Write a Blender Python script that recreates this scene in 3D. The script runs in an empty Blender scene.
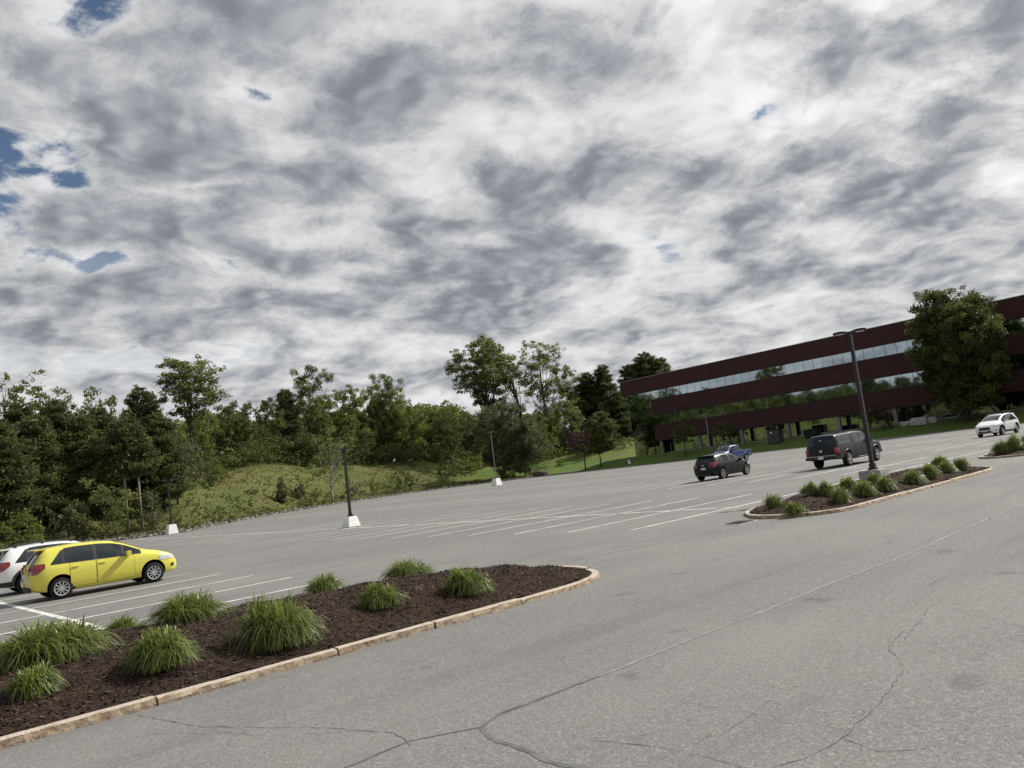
import bpy, bmesh, math, random
import numpy as np
from mathutils import Vector, Matrix
SC = bpy.context.scene
COL = SC.collection
rad = math.radians
rnd = random.Random(7)
# ------------------------------------------------------------------ camera numbers
F, CX, CY, HC = 782.0, 512.0, 384.0, 2.0
ROLL, PITCH, YAW = rad(7.09), rad(6.26), rad(47.8)      # yaw from +X, counter-clockwise
FW = Vector((math.cos(YAW), math.sin(YAW), 0)); RT = Vector((math.sin(YAW), -math.cos(YAW), 0))
def ray(x, y):
    u, v = x-CX, CY-y
    a = u*math.cos(ROLL)+v*math.sin(ROLL); b = -u*math.sin(ROLL)+v*math.cos(ROLL)
    return RT*a + FW*(F*math.cos(PITCH)-b*math.sin(PITCH)) + Vector((0,0,F*math.sin(PITCH)+b*math.cos(PITCH)))
def gp(x, y, z=0.0):                       # ground point seen along a line of sight, at height z
    r = ray(x, y); k = (z-HC)/r.z
    return Vector((r.x*k, r.y*k, z))
def at_dist(x, y, D):                      # point at horizontal distance D on the bearing of (x, y)
    r = ray(x, y); n = math.hypot(r.x, r.y)
    return Vector((r.x/n*D, r.y/n*D, 0))
def proj(p):
    p = Vector(p); z = p.z-HC; a = p.dot(RT); fw = Vector((p.x,p.y,0)).dot(FW)
    d = fw*math.cos(PITCH)+z*math.sin(PITCH); b = -fw*math.sin(PITCH)+z*math.cos(PITCH)
    a *= F/d; b *= F/d
    return CX+a*math.cos(ROLL)-b*math.sin(ROLL), CY-(a*math.sin(ROLL)+b*math.cos(ROLL))
def height_for(base, ytop):                # height of a vertical thing at base reaching picture row ytop
    lo, hi = 0.1, 60.0
    for _ in range(40):
        m = (lo+hi)/2
        if proj((base.x, base.y, base.z+m))[1] > ytop: lo = m
        else: hi = m
    return lo
# ------------------------------------------------------------------ tagging and mesh helpers
def tag(o, label=None, cat=None, group=None, kind=None):
    if label: o['label'] = label
    if cat: o['category'] = cat
    if group: o['group'] = group
    if kind: o['kind'] = kind
    return o
def empty(name, loc, rz=0.0, label=None, cat=None, group=None):
    o = bpy.data.objects.new(name, None); COL.objects.link(o)
    o.location = loc; o.rotation_euler = (0,0,rz); o.empty_display_size = .2
    return tag(o, label, cat, group)
def link(name, me, mat=None, parent=None):
    o = bpy.data.objects.new(name, me); COL.objects.link(o)
    if mat is not None:
        if not me.materials:
            for m in (mat if isinstance(mat,(list,tuple)) else [mat]): me.materials.append(m)
    if parent is not None: o.parent = parent
    return o
def np_mesh(name, V, Q, smooth=False, tint=None):
    V = np.asarray(V, dtype=np.float32).reshape(-1,3); Q = np.asarray(Q, dtype=np.int32)
    n, k = Q.shape
    me = bpy.data.meshes.new(name)
    me.vertices.add(len(V)); me.vertices.foreach_set('co', V.ravel())
    me.loops.add(n*k); me.loops.foreach_set('vertex_index', Q.ravel())
    me.polygons.add(n); me.polygons.foreach_set('loop_start', np.arange(0,n*k,k,dtype=np.int32))
    me.update(calc_edges=True)
    if smooth: me.polygons.foreach_set('use_smooth', np.ones(n, dtype=bool))
    if tint is not None:
        a = me.attributes.new('tint','FLOAT','FACE'); a.data.foreach_set('value', np.asarray(tint, dtype=np.float32))
    me.validate(); return me
class MB:
    """collects simple shapes; build() links them as one mesh object"""
    def __init__(s): s.v=[]; s.f=[]
    def add(s, vs, fs):
        o=len(s.v); s.v += [tuple(v) for v in vs]; s.f += [tuple(i+o for i in f) for f in fs]; return s
    def box(s, c, d, M=None, taper=1.0):
        x,y,z=d[0]/2,d[1]/2,d[2]/2
        vs=[Vector((sx*x*(taper if sz>0 else 1),sy*y*(taper if sz>0 else 1),sz*z)) for sz in(-1,1) for sy in(-1,1) for sx in(-1,1)]
        if M is not None: vs=[M@v for v in vs]
        vs=[v+Vector(c) for v in vs]
        return s.add(vs,[(0,2,3,1),(4,5,7,6),(0,1,5,4),(2,6,7,3),(0,4,6,2),(1,3,7,5)])
    def tube(s, pts, rads, n=8, caps=True):
        pts=[Vector(p) for p in pts]
        if not isinstance(rads,(list,tuple)): rads=[rads]*len(pts)
        vs=[]
        for i,p in enumerate(pts):
            t=(pts[min(i+1,len(pts)-1)]-pts[max(i-1,0)]).normalized()
            a=t.cross(Vector((0,0,1)) if abs(t.z)<.9 else Vector((1,0,0))).normalized(); b=t.cross(a)
            for k in range(n):
                w=2*math.pi*k/n; vs.append(p+(a*math.cos(w)+b*math.sin(w))*rads[i])
        fs=[(i*n+k, i*n+(k+1)%n, (i+1)*n+(k+1)%n, (i+1)*n+k) for i in range(len(pts)-1) for k in range(n)]
        if caps: fs += [tuple(range(n))[::-1], tuple((len(pts)-1)*n+k for k in range(n))]
        return s.add(vs,fs)
    def lathe_y(s, prof, c, n=28):           # profile (r, y) spun round the y axis
        vs=[(c[0]+r*math.cos(2*math.pi*k/n), c[1]+y, c[2]+r*math.sin(2*math.pi*k/n)) for r,y in prof for k in range(n)]
        fs=[(i*n+k,(i+1)*n+k,(i+1)*n+(k+1)%n,i*n+(k+1)%n) for i in range(len(prof)-1) for k in range(n)]
        return s.add(vs,fs)
    def mesh(s, name, smooth=False, bevel=0):
        me=bpy.data.meshes.new(name); me.from_pydata(s.v,[],s.f); me.update()
        bm=bmesh.new(); bm.from_mesh(me)
        bmesh.ops.recalc_face_normals(bm, faces=bm.faces)
        if bevel: bmesh.ops.bevel(bm, geom=[e for e in bm.edges], offset=bevel, segments=2, affect='EDGES', clamp_overlap=True)
        if smooth:
            for f in bm.faces: f.smooth=True
        bm.to_mesh(me); bm.free(); return me
    def build(s, name, mat, parent=None, smooth=False, bevel=0):
        return link(name, s.mesh(name,smooth,bevel), mat, parent)
# ------------------------------------------------------------------ materials
def nodes(name):
    m=bpy.data.materials.new(name); m.use_nodes=True; nt=m.node_tree
    return m, nt, nt.nodes['Principled BSDF']
class NT:
    def __init__(s, nt): s.t=nt
    def n(s, typ, **kw):
        d=s.t.nodes.new(typ)
        for k,v in kw.items(): setattr(d,k,v)
        return d
    def l(s,a,b): s.t.links.new(a,b)
    def val(s, sock, v):
        if hasattr(v,'is_output') or isinstance(v,bpy.types.NodeSocket): s.l(v,sock)
        else: sock.default_value=v
    def math(s, op, a, b=None, c=None, clamp=False):
        d=s.n('ShaderNodeMath',operation=op,use_clamp=clamp); s.val(d.inputs[0],a)
        if b is not None: s.val(d.inputs[1],b)
        if c is not None: s.val(d.inputs[2],c)
        return d.outputs[0]
    def vmath(s, op, a, b=None, sc=None):
        d=s.n('ShaderNodeVectorMath',operation=op); s.val(d.inputs[0],a)
        if b is not None: s.val(d.inputs[1],b)
        if sc is not None: s.val(d.inputs['Scale'],sc)
        return d.outputs['Value'] if op in('DOT_PRODUCT','LENGTH') else d.outputs[0]
    def noise(s, vec, scale, detail=4, rough=.55, dist=0, lac=2.0):
        d=s.n('ShaderNodeTexNoise'); s.l(vec,d.inputs['Vector'])
        d.inputs['Scale'].default_value=scale; d.inputs['Detail'].default_value=detail
        d.inputs['Roughness'].default_value=rough; d.inputs['Distortion'].default_value=dist; d.inputs['Lacunarity'].default_value=lac
        return d.outputs[0]
    def noise2(s, vec, scale, detail=4, rough=.55):
        d=s.n('ShaderNodeTexNoise',noise_dimensions='2D'); s.l(vec,d.inputs['Vector'])
        d.inputs['Scale'].default_value=scale; d.inputs['Detail'].default_value=detail; d.inputs['Roughness'].default_value=rough
        return d.outputs[0]
    def smooth(s, v, a, b, c=0.0, d=1.0):
        r=s.n('ShaderNodeMapRange',interpolation_type='SMOOTHSTEP'); s.l(v,r.inputs[0])
        for i,x in enumerate((a,b,c,d)): s.val(r.inputs[1+i],x)
        return r.outputs[0]
    def mix(s, f, a, b, blend='MIX'):
        d=s.n('ShaderNodeMix',data_type='RGBA',blend_type=blend); s.val(d.inputs[0],f)
        for k,x in ((6,a),(7,b)):
            if isinstance(x,(tuple,list)): d.inputs[k].default_value=(*x[:3],1)
            else: s.l(x,d.inputs[k])
        return d.outputs[2]
def wpos(t): return t.n('ShaderNodeNewGeometry').outputs['Position']
def opos(t): return t.n('ShaderNodeTexCoord').outputs['Object']
def plain(name, col, rough=.6, metal=0, var=.12, scale=6, spec=.5, bump=0, coat=0, stretch=None):
    m,nt,b=nodes(name); t=NT(nt); v=opos(t)
    if stretch: v=t.vmath('MULTIPLY',v,stretch)
    n=t.noise(v,scale,5,.6)
    c=t.mix(t.smooth(n,.3,.7),tuple(x*(1-var) for x in col),tuple(min(1,x*(1+var)) for x in col))
    t.l(c,b.inputs['Base Color']); b.inputs['Roughness'].default_value=rough; b.inputs['Metallic'].default_value=metal
    b.inputs['Specular IOR Level'].default_value=spec; b.inputs['Coat Weight'].default_value=coat; b.inputs['Coat Roughness'].default_value=.04
    if bump:
        bp=t.n('ShaderNodeBump'); bp.inputs['Strength'].default_value=bump; bp.inputs['Distance'].default_value=.03; t.l(n,bp.inputs['Height']); t.l(bp.outputs[0],b.inputs['Normal'])
    return m
def leafmat(name, dark, light, trans=.35, rough=.55):
    m,nt,b=nodes(name); t=NT(nt)
    a=t.n('ShaderNodeAttribute',attribute_name='tint').outputs['Fac']
    c=t.mix(a,dark,light); t.l(c,b.inputs['Base Color']); b.inputs['Roughness'].default_value=rough; b.inputs['Specular IOR Level'].default_value=.25
    tr=t.n('ShaderNodeBsdfTranslucent'); t.l(t.mix(.35,c,tuple(min(1,x*1.6) for x in light)),tr.inputs['Color'])
    mx=t.n('ShaderNodeMixShader'); mx.inputs[0].default_value=trans; t.l(b.outputs[0],mx.inputs[1]); t.l(tr.outputs[0],mx.inputs[2])
    t.l(mx.outputs[0],nt.nodes['Material Output'].inputs['Surface']); return m
def asphalt():
    m,nt,b=nodes('asphalt'); t=NT(nt); p=wpos(t)
    fine=t.noise(p,88,3,.85); bmp=t.noise(p,95,2,.6); mid=t.noise(p,14,4,.6); big=t.noise(p,.16,5,.62,.6)
    st=t.noise(t.vmath('MULTIPLY',p,(.10,.85,1)),1.0,5,.65)          # lengthwise paving passes and tyre wear
    c=t.mix(t.smooth(fine,.33,.67),(.040,.039,.038),(.275,.267,.255))
    vo=t.n('ShaderNodeTexVoronoi',voronoi_dimensions='2D'); t.l(p,vo.inputs['Vector']); vo.inputs['Scale'].default_value=52; sr=t.n('ShaderNodeSeparateXYZ'); t.l(vo.outputs['Color'],sr.inputs[0])
    c=t.mix(t.math('MULTIPLY',t.smooth(sr.outputs[0],.0,1.0),.55),c,t.mix(sr.outputs[1],(.05,.049,.048),(.34,.33,.315)))   # single stones in the surface
    c=t.mix(t.math('MULTIPLY',t.smooth(mid,.35,.75),.35),c,(.125,.121,.115))
    c=t.mix(t.math('MULTIPLY',t.smooth(big,.35,.72),.42),c,(.235,.228,.215))
    c=t.mix(t.math('MULTIPLY',t.smooth(st,.46,.72),.50),c,(.105,.103,.10))
    wv=t.n('ShaderNodeTexNoise'); t.l(p,wv.inputs['Vector']); wv.inputs['Scale'].default_value=1.6; wv.inputs['Detail'].default_value=5
    ve=t.n('ShaderNodeTexVoronoi',voronoi_dimensions='2D',feature='DISTANCE_TO_EDGE'); t.l(t.vmath('ADD',p,t.vmath('SCALE',wv.outputs['Color'],None,.9)),ve.inputs['Vector']); ve.inputs['Scale'].default_value=.62
    hair=t.math('MULTIPLY',t.math('SUBTRACT',1.0,t.smooth(ve.outputs['Distance'],.001,.006)),t.smooth(t.noise(p,.45,4,.6),.50,.62))
    c=t.mix(t.math('MULTIPLY',hair,.55),c,(.05,.049,.048))                                                       # hairline cracking
    spots=t.noise(p,1.3,3,.5); c=t.mix(t.math('MULTIPLY',t.smooth(spots,.64,.76),.45),c,(.06,.06,.06))
    t.l(c,b.inputs['Base Color']); b.inputs['Roughness'].default_value=.9; b.inputs['Specular IOR Level'].default_value=.3
    bp=t.n('ShaderNodeBump'); bp.inputs['Strength'].default_value=.12; bp.inputs['Distance'].default_value=.002; t.l(bmp,bp.inputs['Height']); t.l(bp.outputs[0],b.inputs['Normal'])
    return m
def paint_line():
    m,nt,b=nodes('worn_white_paint'); t=NT(nt); p=wpos(t)
    f=t.noise(p,38,4,.7); g=t.noise(p,1.6,4,.6)
    w=t.math('ADD',t.math('MULTIPLY',f,.6),t.math('MULTIPLY',g,.6))
    c=t.mix(t.smooth(w,.50,.78),(.66,.65,.62),(.23,.225,.215)); t.l(c,b.inputs['Base Color']); b.inputs['Roughness'].default_value=.8; return m
def ground_grass():
    m,nt,b=nodes('rough_grass'); t=NT(nt); p=wpos(t)
    a=t.noise(p,.07,5,.6); f=t.noise(p,1.1,6,.7); dry=t.noise(t.vmath('ADD',p,(91,13,0)),.16,5,.65)
    c=t.mix(t.smooth(f,.3,.7),(.064,.074,.022),(.140,.140,.048)); c=t.mix(t.smooth(a,.42,.62),c,(.078,.098,.026))
    c=t.mix(t.math('MULTIPLY',t.smooth(dry,.50,.66),.75),c,(.135,.112,.056)); sxx=t.n('ShaderNodeSeparateXYZ'); t.l(p,sxx.inputs[0]); mow=t.math('MULTIPLY',t.smooth(sxx.outputs[0],108,117),t.math('SUBTRACT',1.0,t.smooth(sxx.outputs[0],150,170)))
    c=t.mix(mow,c,t.mix(t.smooth(f,.3,.7),(.085,.105,.028),(.150,.170,.050)))   # the kept grass beside the building
    t.l(c,b.inputs['Base Color']); b.inputs['Roughness'].default_value=.95
    b.inputs['Specular IOR Level'].default_value=.1
    bp=t.n('ShaderNodeBump'); bp.inputs['Distance'].default_value=.5; bp.inputs['Strength'].default_value=.9; t.l(f,bp.inputs['Height']); t.l(bp.outputs[0],b.inputs['Normal']); return m
def lawnmat():
    m,nt,b=nodes('mown_lawn'); t=NT(nt); p=wpos(t); f=t.noise(p,2.2,6,.7); a=t.noise(p,.2,4,.6)
    c=t.mix(t.smooth(f,.3,.7),(.050,.085,.018),(.105,.16,.035)); c=t.mix(t.math('MULTIPLY',t.smooth(a,.45,.65),.4),c,(.12,.14,.05))
    t.l(c,b.inputs['Base Color']); b.inputs['Roughness'].default_value=.95; b.inputs['Specular IOR Level'].default_value=.1; return m
def brickmat():
    m,nt,b=nodes('dark_red_brick'); t=NT(nt); p=wpos(t)
    sw=t.n('ShaderNodeSeparateXYZ'); t.l(p,sw.inputs[0]); cb=t.n('ShaderNodeCombineXYZ'); t.l(t.math('ADD',sw.outputs[1],sw.outputs[0]),cb.inputs[0]); t.l(sw.outputs[2],cb.inputs[1])
    br=t.n('ShaderNodeTexBrick'); t.l(cb.outputs[0],br.inputs['Vector']); br.inputs['Scale'].default_value=1.0; br.inputs['Brick Width'].default_value=.4; br.inputs['Row Height'].default_value=.13; br.inputs['Mortar Size'].default_value=.012
    br.inputs['Color1'].default_value=(.062,.0140,.0130,1); br.inputs['Color2'].default_value=(.044,.0105,.0108,1); br.inputs['Mortar'].default_value=(.040,.020,.020,1)
    n=t.noise(p,.35,5,.6); c=t.mix(t.math('MULTIPLY',t.smooth(n,.4,.7),.4),br.outputs[0],(.030,.011,.0125))
    t.l(c,b.inputs['Base Color']); b.inputs['Roughness'].default_value=.85; return m
def mirror_glass():
    m,nt,b=nodes('tinted_mirror_glass'); t=NT(nt); n=t.noise(wpos(t),.25,2,.5)
    b.inputs['Base Color'].default_value=(.36,.42,.455,1); b.inputs['Metallic'].default_value=1; b.inputs['Roughness'].default_value=.03
    bp=t.n('ShaderNodeBump'); bp.inputs['Strength'].default_value=.12; bp.inputs['Distance'].default_value=.08; t.l(n,bp.inputs['Height']); t.l(bp.outputs[0],b.inputs['Normal']); return m
def granite():
    m,nt,b=nodes('tan_granite'); t=NT(nt); p=wpos(t)
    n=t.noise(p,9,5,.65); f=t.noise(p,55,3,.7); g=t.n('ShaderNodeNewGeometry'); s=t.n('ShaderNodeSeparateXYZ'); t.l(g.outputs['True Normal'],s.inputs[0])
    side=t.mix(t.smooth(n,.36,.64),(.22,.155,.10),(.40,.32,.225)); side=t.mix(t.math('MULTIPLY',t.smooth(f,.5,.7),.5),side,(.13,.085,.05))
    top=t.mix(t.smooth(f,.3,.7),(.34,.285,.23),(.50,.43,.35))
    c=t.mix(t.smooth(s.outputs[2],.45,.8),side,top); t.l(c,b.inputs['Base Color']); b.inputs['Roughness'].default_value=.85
    bp=t.n('ShaderNodeBump'); bp.inputs['Distance'].default_value=.03; bp.inputs['Strength'].default_value=.8; t.l(n,bp.inputs['Height']); t.l(bp.outputs[0],b.inputs['Normal']); return m
def mulchmat():
    m,nt,b=nodes('brown_mulch'); t=NT(nt); p=wpos(t)
    n=t.noise(p,26,5,.72,1.2); g=t.noise(p,1.5,4,.6)
    c=t.mix(t.smooth(n,.32,.7),(.012,.0075,.0065),(.082,.054,.037)); c=t.mix(t.math('MULTIPLY',t.smooth(g,.4,.7),.35),c,(.05,.03,.027))
    t.l(c,b.inputs['Base Color']); b.inputs['Roughness'].default_value=.95; b.inputs['Specular IOR Level'].default_value=.15
    bp=t.n('ShaderNodeBump'); bp.inputs['Distance'].default_value=.05; bp.inputs['Strength'].default_value=1; t.l(n,bp.inputs['Height']); t.l(bp.outputs[0],b.inputs['Normal']); return m
def tintmat(name, a_, b_, rough=.9):
    m,nt,b=nodes(name); t=NT(nt); a=t.n('ShaderNodeAttribute',attribute_name='tint').outputs['Fac']
    t.l(t.mix(a,a_,b_),b.inputs['Base Color']); b.inputs['Roughness'].default_value=rough; b.inputs['Specular IOR Level'].default_value=.2; return m
def carpaint(name,col,metal=0.0,rough=.32):
    return plain(name,col,rough,metal,.03,3,.5,0,.6)
M=dict(asphalt=asphalt(),line=paint_line(),grass=ground_grass(),lawn=lawnmat(),brick=brickmat(),glass=mirror_glass(),granite=granite(),mulch=mulchmat(),
 faint=plain('faded_paint',(.20,.196,.188),.85,0,.25,7),sealant=plain('crack_sealant',(.105,.103,.102),.85,0,.3,5),cracks_lines=plain('crack_and_dark_line',(.060,.058,.056),.95,0,.3,8),
 chips=tintmat('bark_chips',(.014,.0085,.0075),(.118,.080,.056)),stones=tintmat('rubble',(.07,.065,.06),(.26,.24,.22)),
 concrete=plain('concrete',(.36,.35,.33),.85,0,.2,4,.3,.3),white=plain('white_paint',(.80,.80,.78),.55,0,.08,3),
 bronze=plain('dark_bronze_metal',(.024,.020,.019),.5,.2,.2,5),greymetal=plain('grey_metal',(.22,.215,.21),.5,.3,.15,5),
 darkmetal=plain('dark_metal',(.012,.0125,.014),.5,.2,.2,5),frame=plain('window_frame',(.03,.026,.025),.5,.3,.1,5),
 lens=plain('lamp_lens',(.7,.7,.68),.3,0,.05,5),column=plain('column_concrete',(.22,.21,.20),.85,0,.15,2),utilgreen=plain('utility_grey',(.045,.05,.048),.6,0,.15,4),
 roof=plain('roof_gravel',(.3,.29,.28),.95,0,.2,3),
 yellow=carpaint('yellow_paint',(.65,.60,.08)),carwhite=carpaint('white_car_paint',(.78,.78,.77)),
 chargrey=plain('charcoal_paint',(.010,.0097,.011),.35,0,.03,3,.3,0,.12),black=plain('black_paint',(.005,.005,.006),.35,0,.03,3,.3,0,.12),blue=carpaint('blue_paint',(.028,.052,.15),.2,.3),silver=carpaint('silver_paint',(.55,.57,.6),.5,.35),
 tyre=plain('tyre_rubber',(.018,.018,.018),.9,0,.2,9,.2),rim=plain('alloy_rim',(.58,.58,.59),.32,.8,.05,5),plastic=plain('black_plastic',(.02,.02,.021),.65,0,.15,8),
 well=plain('wheel_well',(.008,.008,.008),.95,0,.1,4,.05),carglass=plain('car_glass',(.022,.028,.031),.05,0,.1,2,.5),red=plain('red_lens',(.22,.010,.012),.15,0,.1,9,.5,0,1),
 clear=plain('clear_lens',(.55,.56,.57),.12,.2,.1,9,.5,0,1),plate=plain('number_plate',(.65,.66,.68),.5),chrome=plain('chrome',(.6,.6,.6),.18,1,.02,3),seat=plain('seat_cloth',(.06,.06,.065),.9),
 bark=plain('bark',(.10,.080,.062),.95,0,.35,7,.1,.6,0,(1,1,.25)),palebark=plain('pale_bark',(.30,.27,.235),.9,0,.3,6,.1,.3,0,(1,1,.3)),
 blade=leafmat('grass_blade',(.034,.058,.018),(.285,.335,.080),.28,.36),
 leaf_mid=leafmat('leaf_mid',(.054,.074,.018),(.175,.205,.048),.45),leaf_light=leafmat('leaf_light',(.070,.090,.028),(.195,.215,.072),.46),
 leaf_dark=leafmat('leaf_dark',(.036,.054,.016),(.115,.140,.036),.4),leaf_olive=leafmat('leaf_olive',(.060,.066,.030),(.142,.148,.066),.38),
 needle=leafmat('pine_needle',(.030,.046,.016),(.105,.122,.042),.3),needle_olive=leafmat('olive_needle',(.042,.057,.019),(.132,.142,.050),.32),leaf_red=leafmat('leaf_red',(.040,.020,.022),(.090,.048,.045),.3),
 weed=leafmat('weed',(.070,.078,.026),(.130,.125,.050),.45))
# ------------------------------------------------------------------ world, sun, camera
SUN_EL, SUN_ANG = rad(41), rad(-16)          # angle from +X
SD = Vector((math.cos(SUN_EL)*math.cos(SUN_ANG), math.cos(SUN_EL)*math.sin(SUN_ANG), math.sin(SUN_EL)))
w=bpy.data.worlds.new('World'); SC.world=w; w.use_nodes=True; nt=w.node_tree; t=NT(nt)
bg=nt.nodes['Background']
sky=t.n('ShaderNodeTexSky',sky_type='NISHITA'); sky.sun_disc=False; sky.sun_elevation=SUN_EL; sky.sun_rotation=math.pi/2-SUN_ANG; sky.air_density=1; sky.dust_density=.6; sky.ozone_density=2
d=t.n('ShaderNodeTexCoord').outputs['Generated']
sx=t.n('ShaderNodeSeparateXYZ'); t.l(d,sx.inputs[0])
k=t.math('DIVIDE',1.0,t.math('ADD',t.math('MAXIMUM',sx.outputs[2],0.0),.25))
cb=t.n('ShaderNodeCombineXYZ'); t.l(t.math('MULTIPLY',sx.outputs[0],k),cb.inputs[0]); t.l(t.math('MULTIPLY',sx.outputs[1],k),cb.inputs[1])
SEED=(2.3,9.1,0.4)
p0=t.vmath('ADD',cb.outputs[0],SEED)
wn=t.n('ShaderNodeTexNoise',noise_dimensions='2D'); wn.inputs['Scale'].default_value=3.0; wn.inputs['Detail'].default_value=3; wn.inputs['Roughness'].default_value=.5; t.l(p0,wn.inputs['Vector'])
p0=t.vmath('ADD',p0,t.vmath('SCALE',t.vmath('SUBTRACT',wn.outputs['Color'],(.5,.5,.5)),None,.12))
def dens(p,m=9):
    a=t.noise2(p,1.5,2,.5); b=t.noise2(p,5.5,m,.67)
    v=t.n('ShaderNodeTexVoronoi',feature='SMOOTH_F1',voronoi_dimensions='2D'); t.l(p,v.inputs['Vector']); v.inputs['Scale'].default_value=4.0; v.inputs['Smoothness'].default_value=.7; v.inputs['Detail'].default_value=2; v.inputs['Roughness'].default_value=.5; v.inputs['Lacunarity'].default_value=2.4
    return t.math('ADD',t.math('ADD',t.math('MULTIPLY',a,.42),t.math('MULTIPLY',b,.46)),t.math('MULTIPLY',t.math('SUBTRACT',.95,v.outputs['Distance']),.34))
n0=dens(p0)
r0=dens(p0,3); n1=dens(t.vmath('ADD',p0,(SD.x*.05,SD.y*.05,0)),3)
rel=t.math('SUBTRACT',r0,n1)                                    # side turned to the sun
elev=sx.outputs[2]
side=t.smooth(t.vmath('DOT_PRODUCT',d,tuple(RT)),-.62,.15)          # broken on one side, closed on the other
ncov=t.math('ADD',n0,t.math('MULTIPLY',t.math('SUBTRACT',side,.38),.20))
cover=t.smooth(ncov,.345,.435)                                  # cloud or blue gap
lowf=t.math('SUBTRACT',1.0,t.smooth(elev,.03,.27))
cover=t.math('MAXIMUM',cover,t.math('MULTIPLY',.95,t.math('SUBTRACT',1.0,t.smooth(elev,.12,.36))),clamp=True)
thick=t.smooth(n0,.39,.63)
lit=t.math('ADD',.5,t.math('MULTIPLY',rel,4.2),clamp=True)
br=t.math('SUBTRACT',.68,t.math('MULTIPLY',thick,t.math('SUBTRACT',.46,t.math('MULTIPLY',lowf,.18))))
br=t.math('ADD',br,t.math('MULTIPLY',t.math('SUBTRACT',lit,.5),.34))
br=t.math('ADD',br,t.math('MULTIPLY',lowf,.05))
br=t.math('SUBTRACT',br,t.math('MULTIPLY',side,.05))
br=t.smooth(br,-.02,.86,.20,.70)
sd=t.vmath('DOT_PRODUCT',d,SD)
br=t.math('MULTIPLY',br,t.math('ADD',.95,t.math('MULTIPLY',t.smooth(sd,.6,1.0),.35)))
tone=t.mix(t.smooth(br,.16,.5),(.87,.94,1.08),(.99,1.0,1.01))
cloud=t.vmath('SCALE',tone,None,br)
blue=t.vmath('SCALE',sky.outputs[0],None,.060)
hz=t.math('SUBTRACT',1.0,t.smooth(elev,-.04,0.0))
c=t.mix(cover,blue,cloud); c=t.mix(hz,c,(.16,.17,.16))
t.l(c,bg.inputs['Color']); bg.inputs['Strength'].default_value=1.0
sun=bpy.data.lights.new('sun','SUN'); sun.energy=4.6; sun.angle=rad(.6); sun.color=(1,.955,.88)
so=bpy.data.objects.new('sun',sun); COL.objects.link(so); so.rotation_euler=SD.to_track_quat('Z','Y').to_euler()
cam=bpy.data.cameras.new('camera'); co=bpy.data.objects.new('camera',cam); COL.objects.link(co); SC.camera=co
cam.sensor_width=36; cam.lens=F/1024*36; cam.clip_end=6000; cam.clip_start=.1
fwd=ray(CX,CY).normalized(); upv=(ray(CX,CY-100)-ray(CX,CY)).normalized(); rtv=fwd.cross(upv)
co.matrix_world=Matrix.Translation((0,0,HC))@Matrix((rtv,upv,-fwd)).transposed().to_4x4()
SC.view_settings.view_transform='Standard'; SC.view_settings.look='None'; SC.view_settings.exposure=.35; SC.view_settings.gamma=1
SC.render.engine='CYCLES'; SC.cycles.max_bounces=6; SC.cycles.transparent_max_bounces=4
# ------------------------------------------------------------------ lot outline and terrain
LOT=[(-110,50),(-60,62),(0,75),(21.8,82.6),(26.7,78.5),(33,88),(38.6,95),(50,107),(63.7,120),(78,129),(92,133),(103,130),(111,122),(116,113),(117,100),(117,-110),(-110,-110)]
def lot_radius(ang):
    dx,dy=math.cos(ang),math.sin(ang); best=1e9
    for i in range(len(LOT)):
        x1,y1=LOT[i]; x2,y2=LOT[(i+1)%len(LOT)]; ex,ey=x2-x1,y2-y1; den=dx*ey-dy*ex
        if abs(den)<1e-9: continue
        s=(x1*ey-y1*ex)/den; u=(x1*dy-y1*dx)/den
        if s>0 and -1e-6<=u<=1+1e-6: best=min(best,s)
    return best
HT=[(-180,25,1),(-70,25,5),(-45,22,4.5),(-33,18,3.6),(-27,25,4.6),(-22,40,7),(-18.5,46,9.2),(-13.5,48,8.6),(-8,42,7.4),(-4,42,5.5),(-1,40,3.6),(3,50,5.5),(6.4,66,8.2),(10,70,7),(16,60,3),(40,60,1.5),(180,25,1)]
def lerp_table(T,x):
    for i in range(len(T)-1):
        if T[i][0]<=x<=T[i+1][0]:
            f=(x-T[i][0])/(T[i+1][0]-T[i][0]); f=f*f*(3-2*f)
            return [a+(b-a)*f for a,b in zip(T[i][1:],T[i+1][1:])]
    return list(T[-1][1:])
def sstep(a,b,x):
    f=min(1,max(0,(x-a)/(b-a))); return f*f*(3-2*f)
BX, BY1, BY0 = 129.7, 108.8, -6.0         # facade plane, its two ends
GZ = 1.6                                  # ground at the building
def bump2(x,y): return math.sin(x*.21+y*.13)*.5+math.sin(x*.47-y*.31+1.3)*.3+math.sin(x*.09-y*.17+.4)*.6
def terrain(x,y):
    ang=math.atan2(y,x); r=math.hypot(x,y); az=math.degrees(YAW-ang); az=(az+180)%360-180
    De=lot_radius(ang); run,H=lerp_table(HT,az); dd=r-De
    hill=H*sstep(0,run,dd*1.0)*(.55+.45*min(1,max(0,dd/run)))+max(0,dd-run)*.03+ bump2(x,y)*.22*sstep(2,16,dd)
    if dd<0: hill=-.06
    lawn=GZ*sstep(117,128.5,x)
    if x<117: lawn=-.06
    f=sstep(109,126,y) if x>95 else 1.0
    f*=sstep(33,41,math.degrees(ang)) if abs(math.degrees(ang))<60 else 1.0
    return hill*f+lawn*(1-f)
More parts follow.
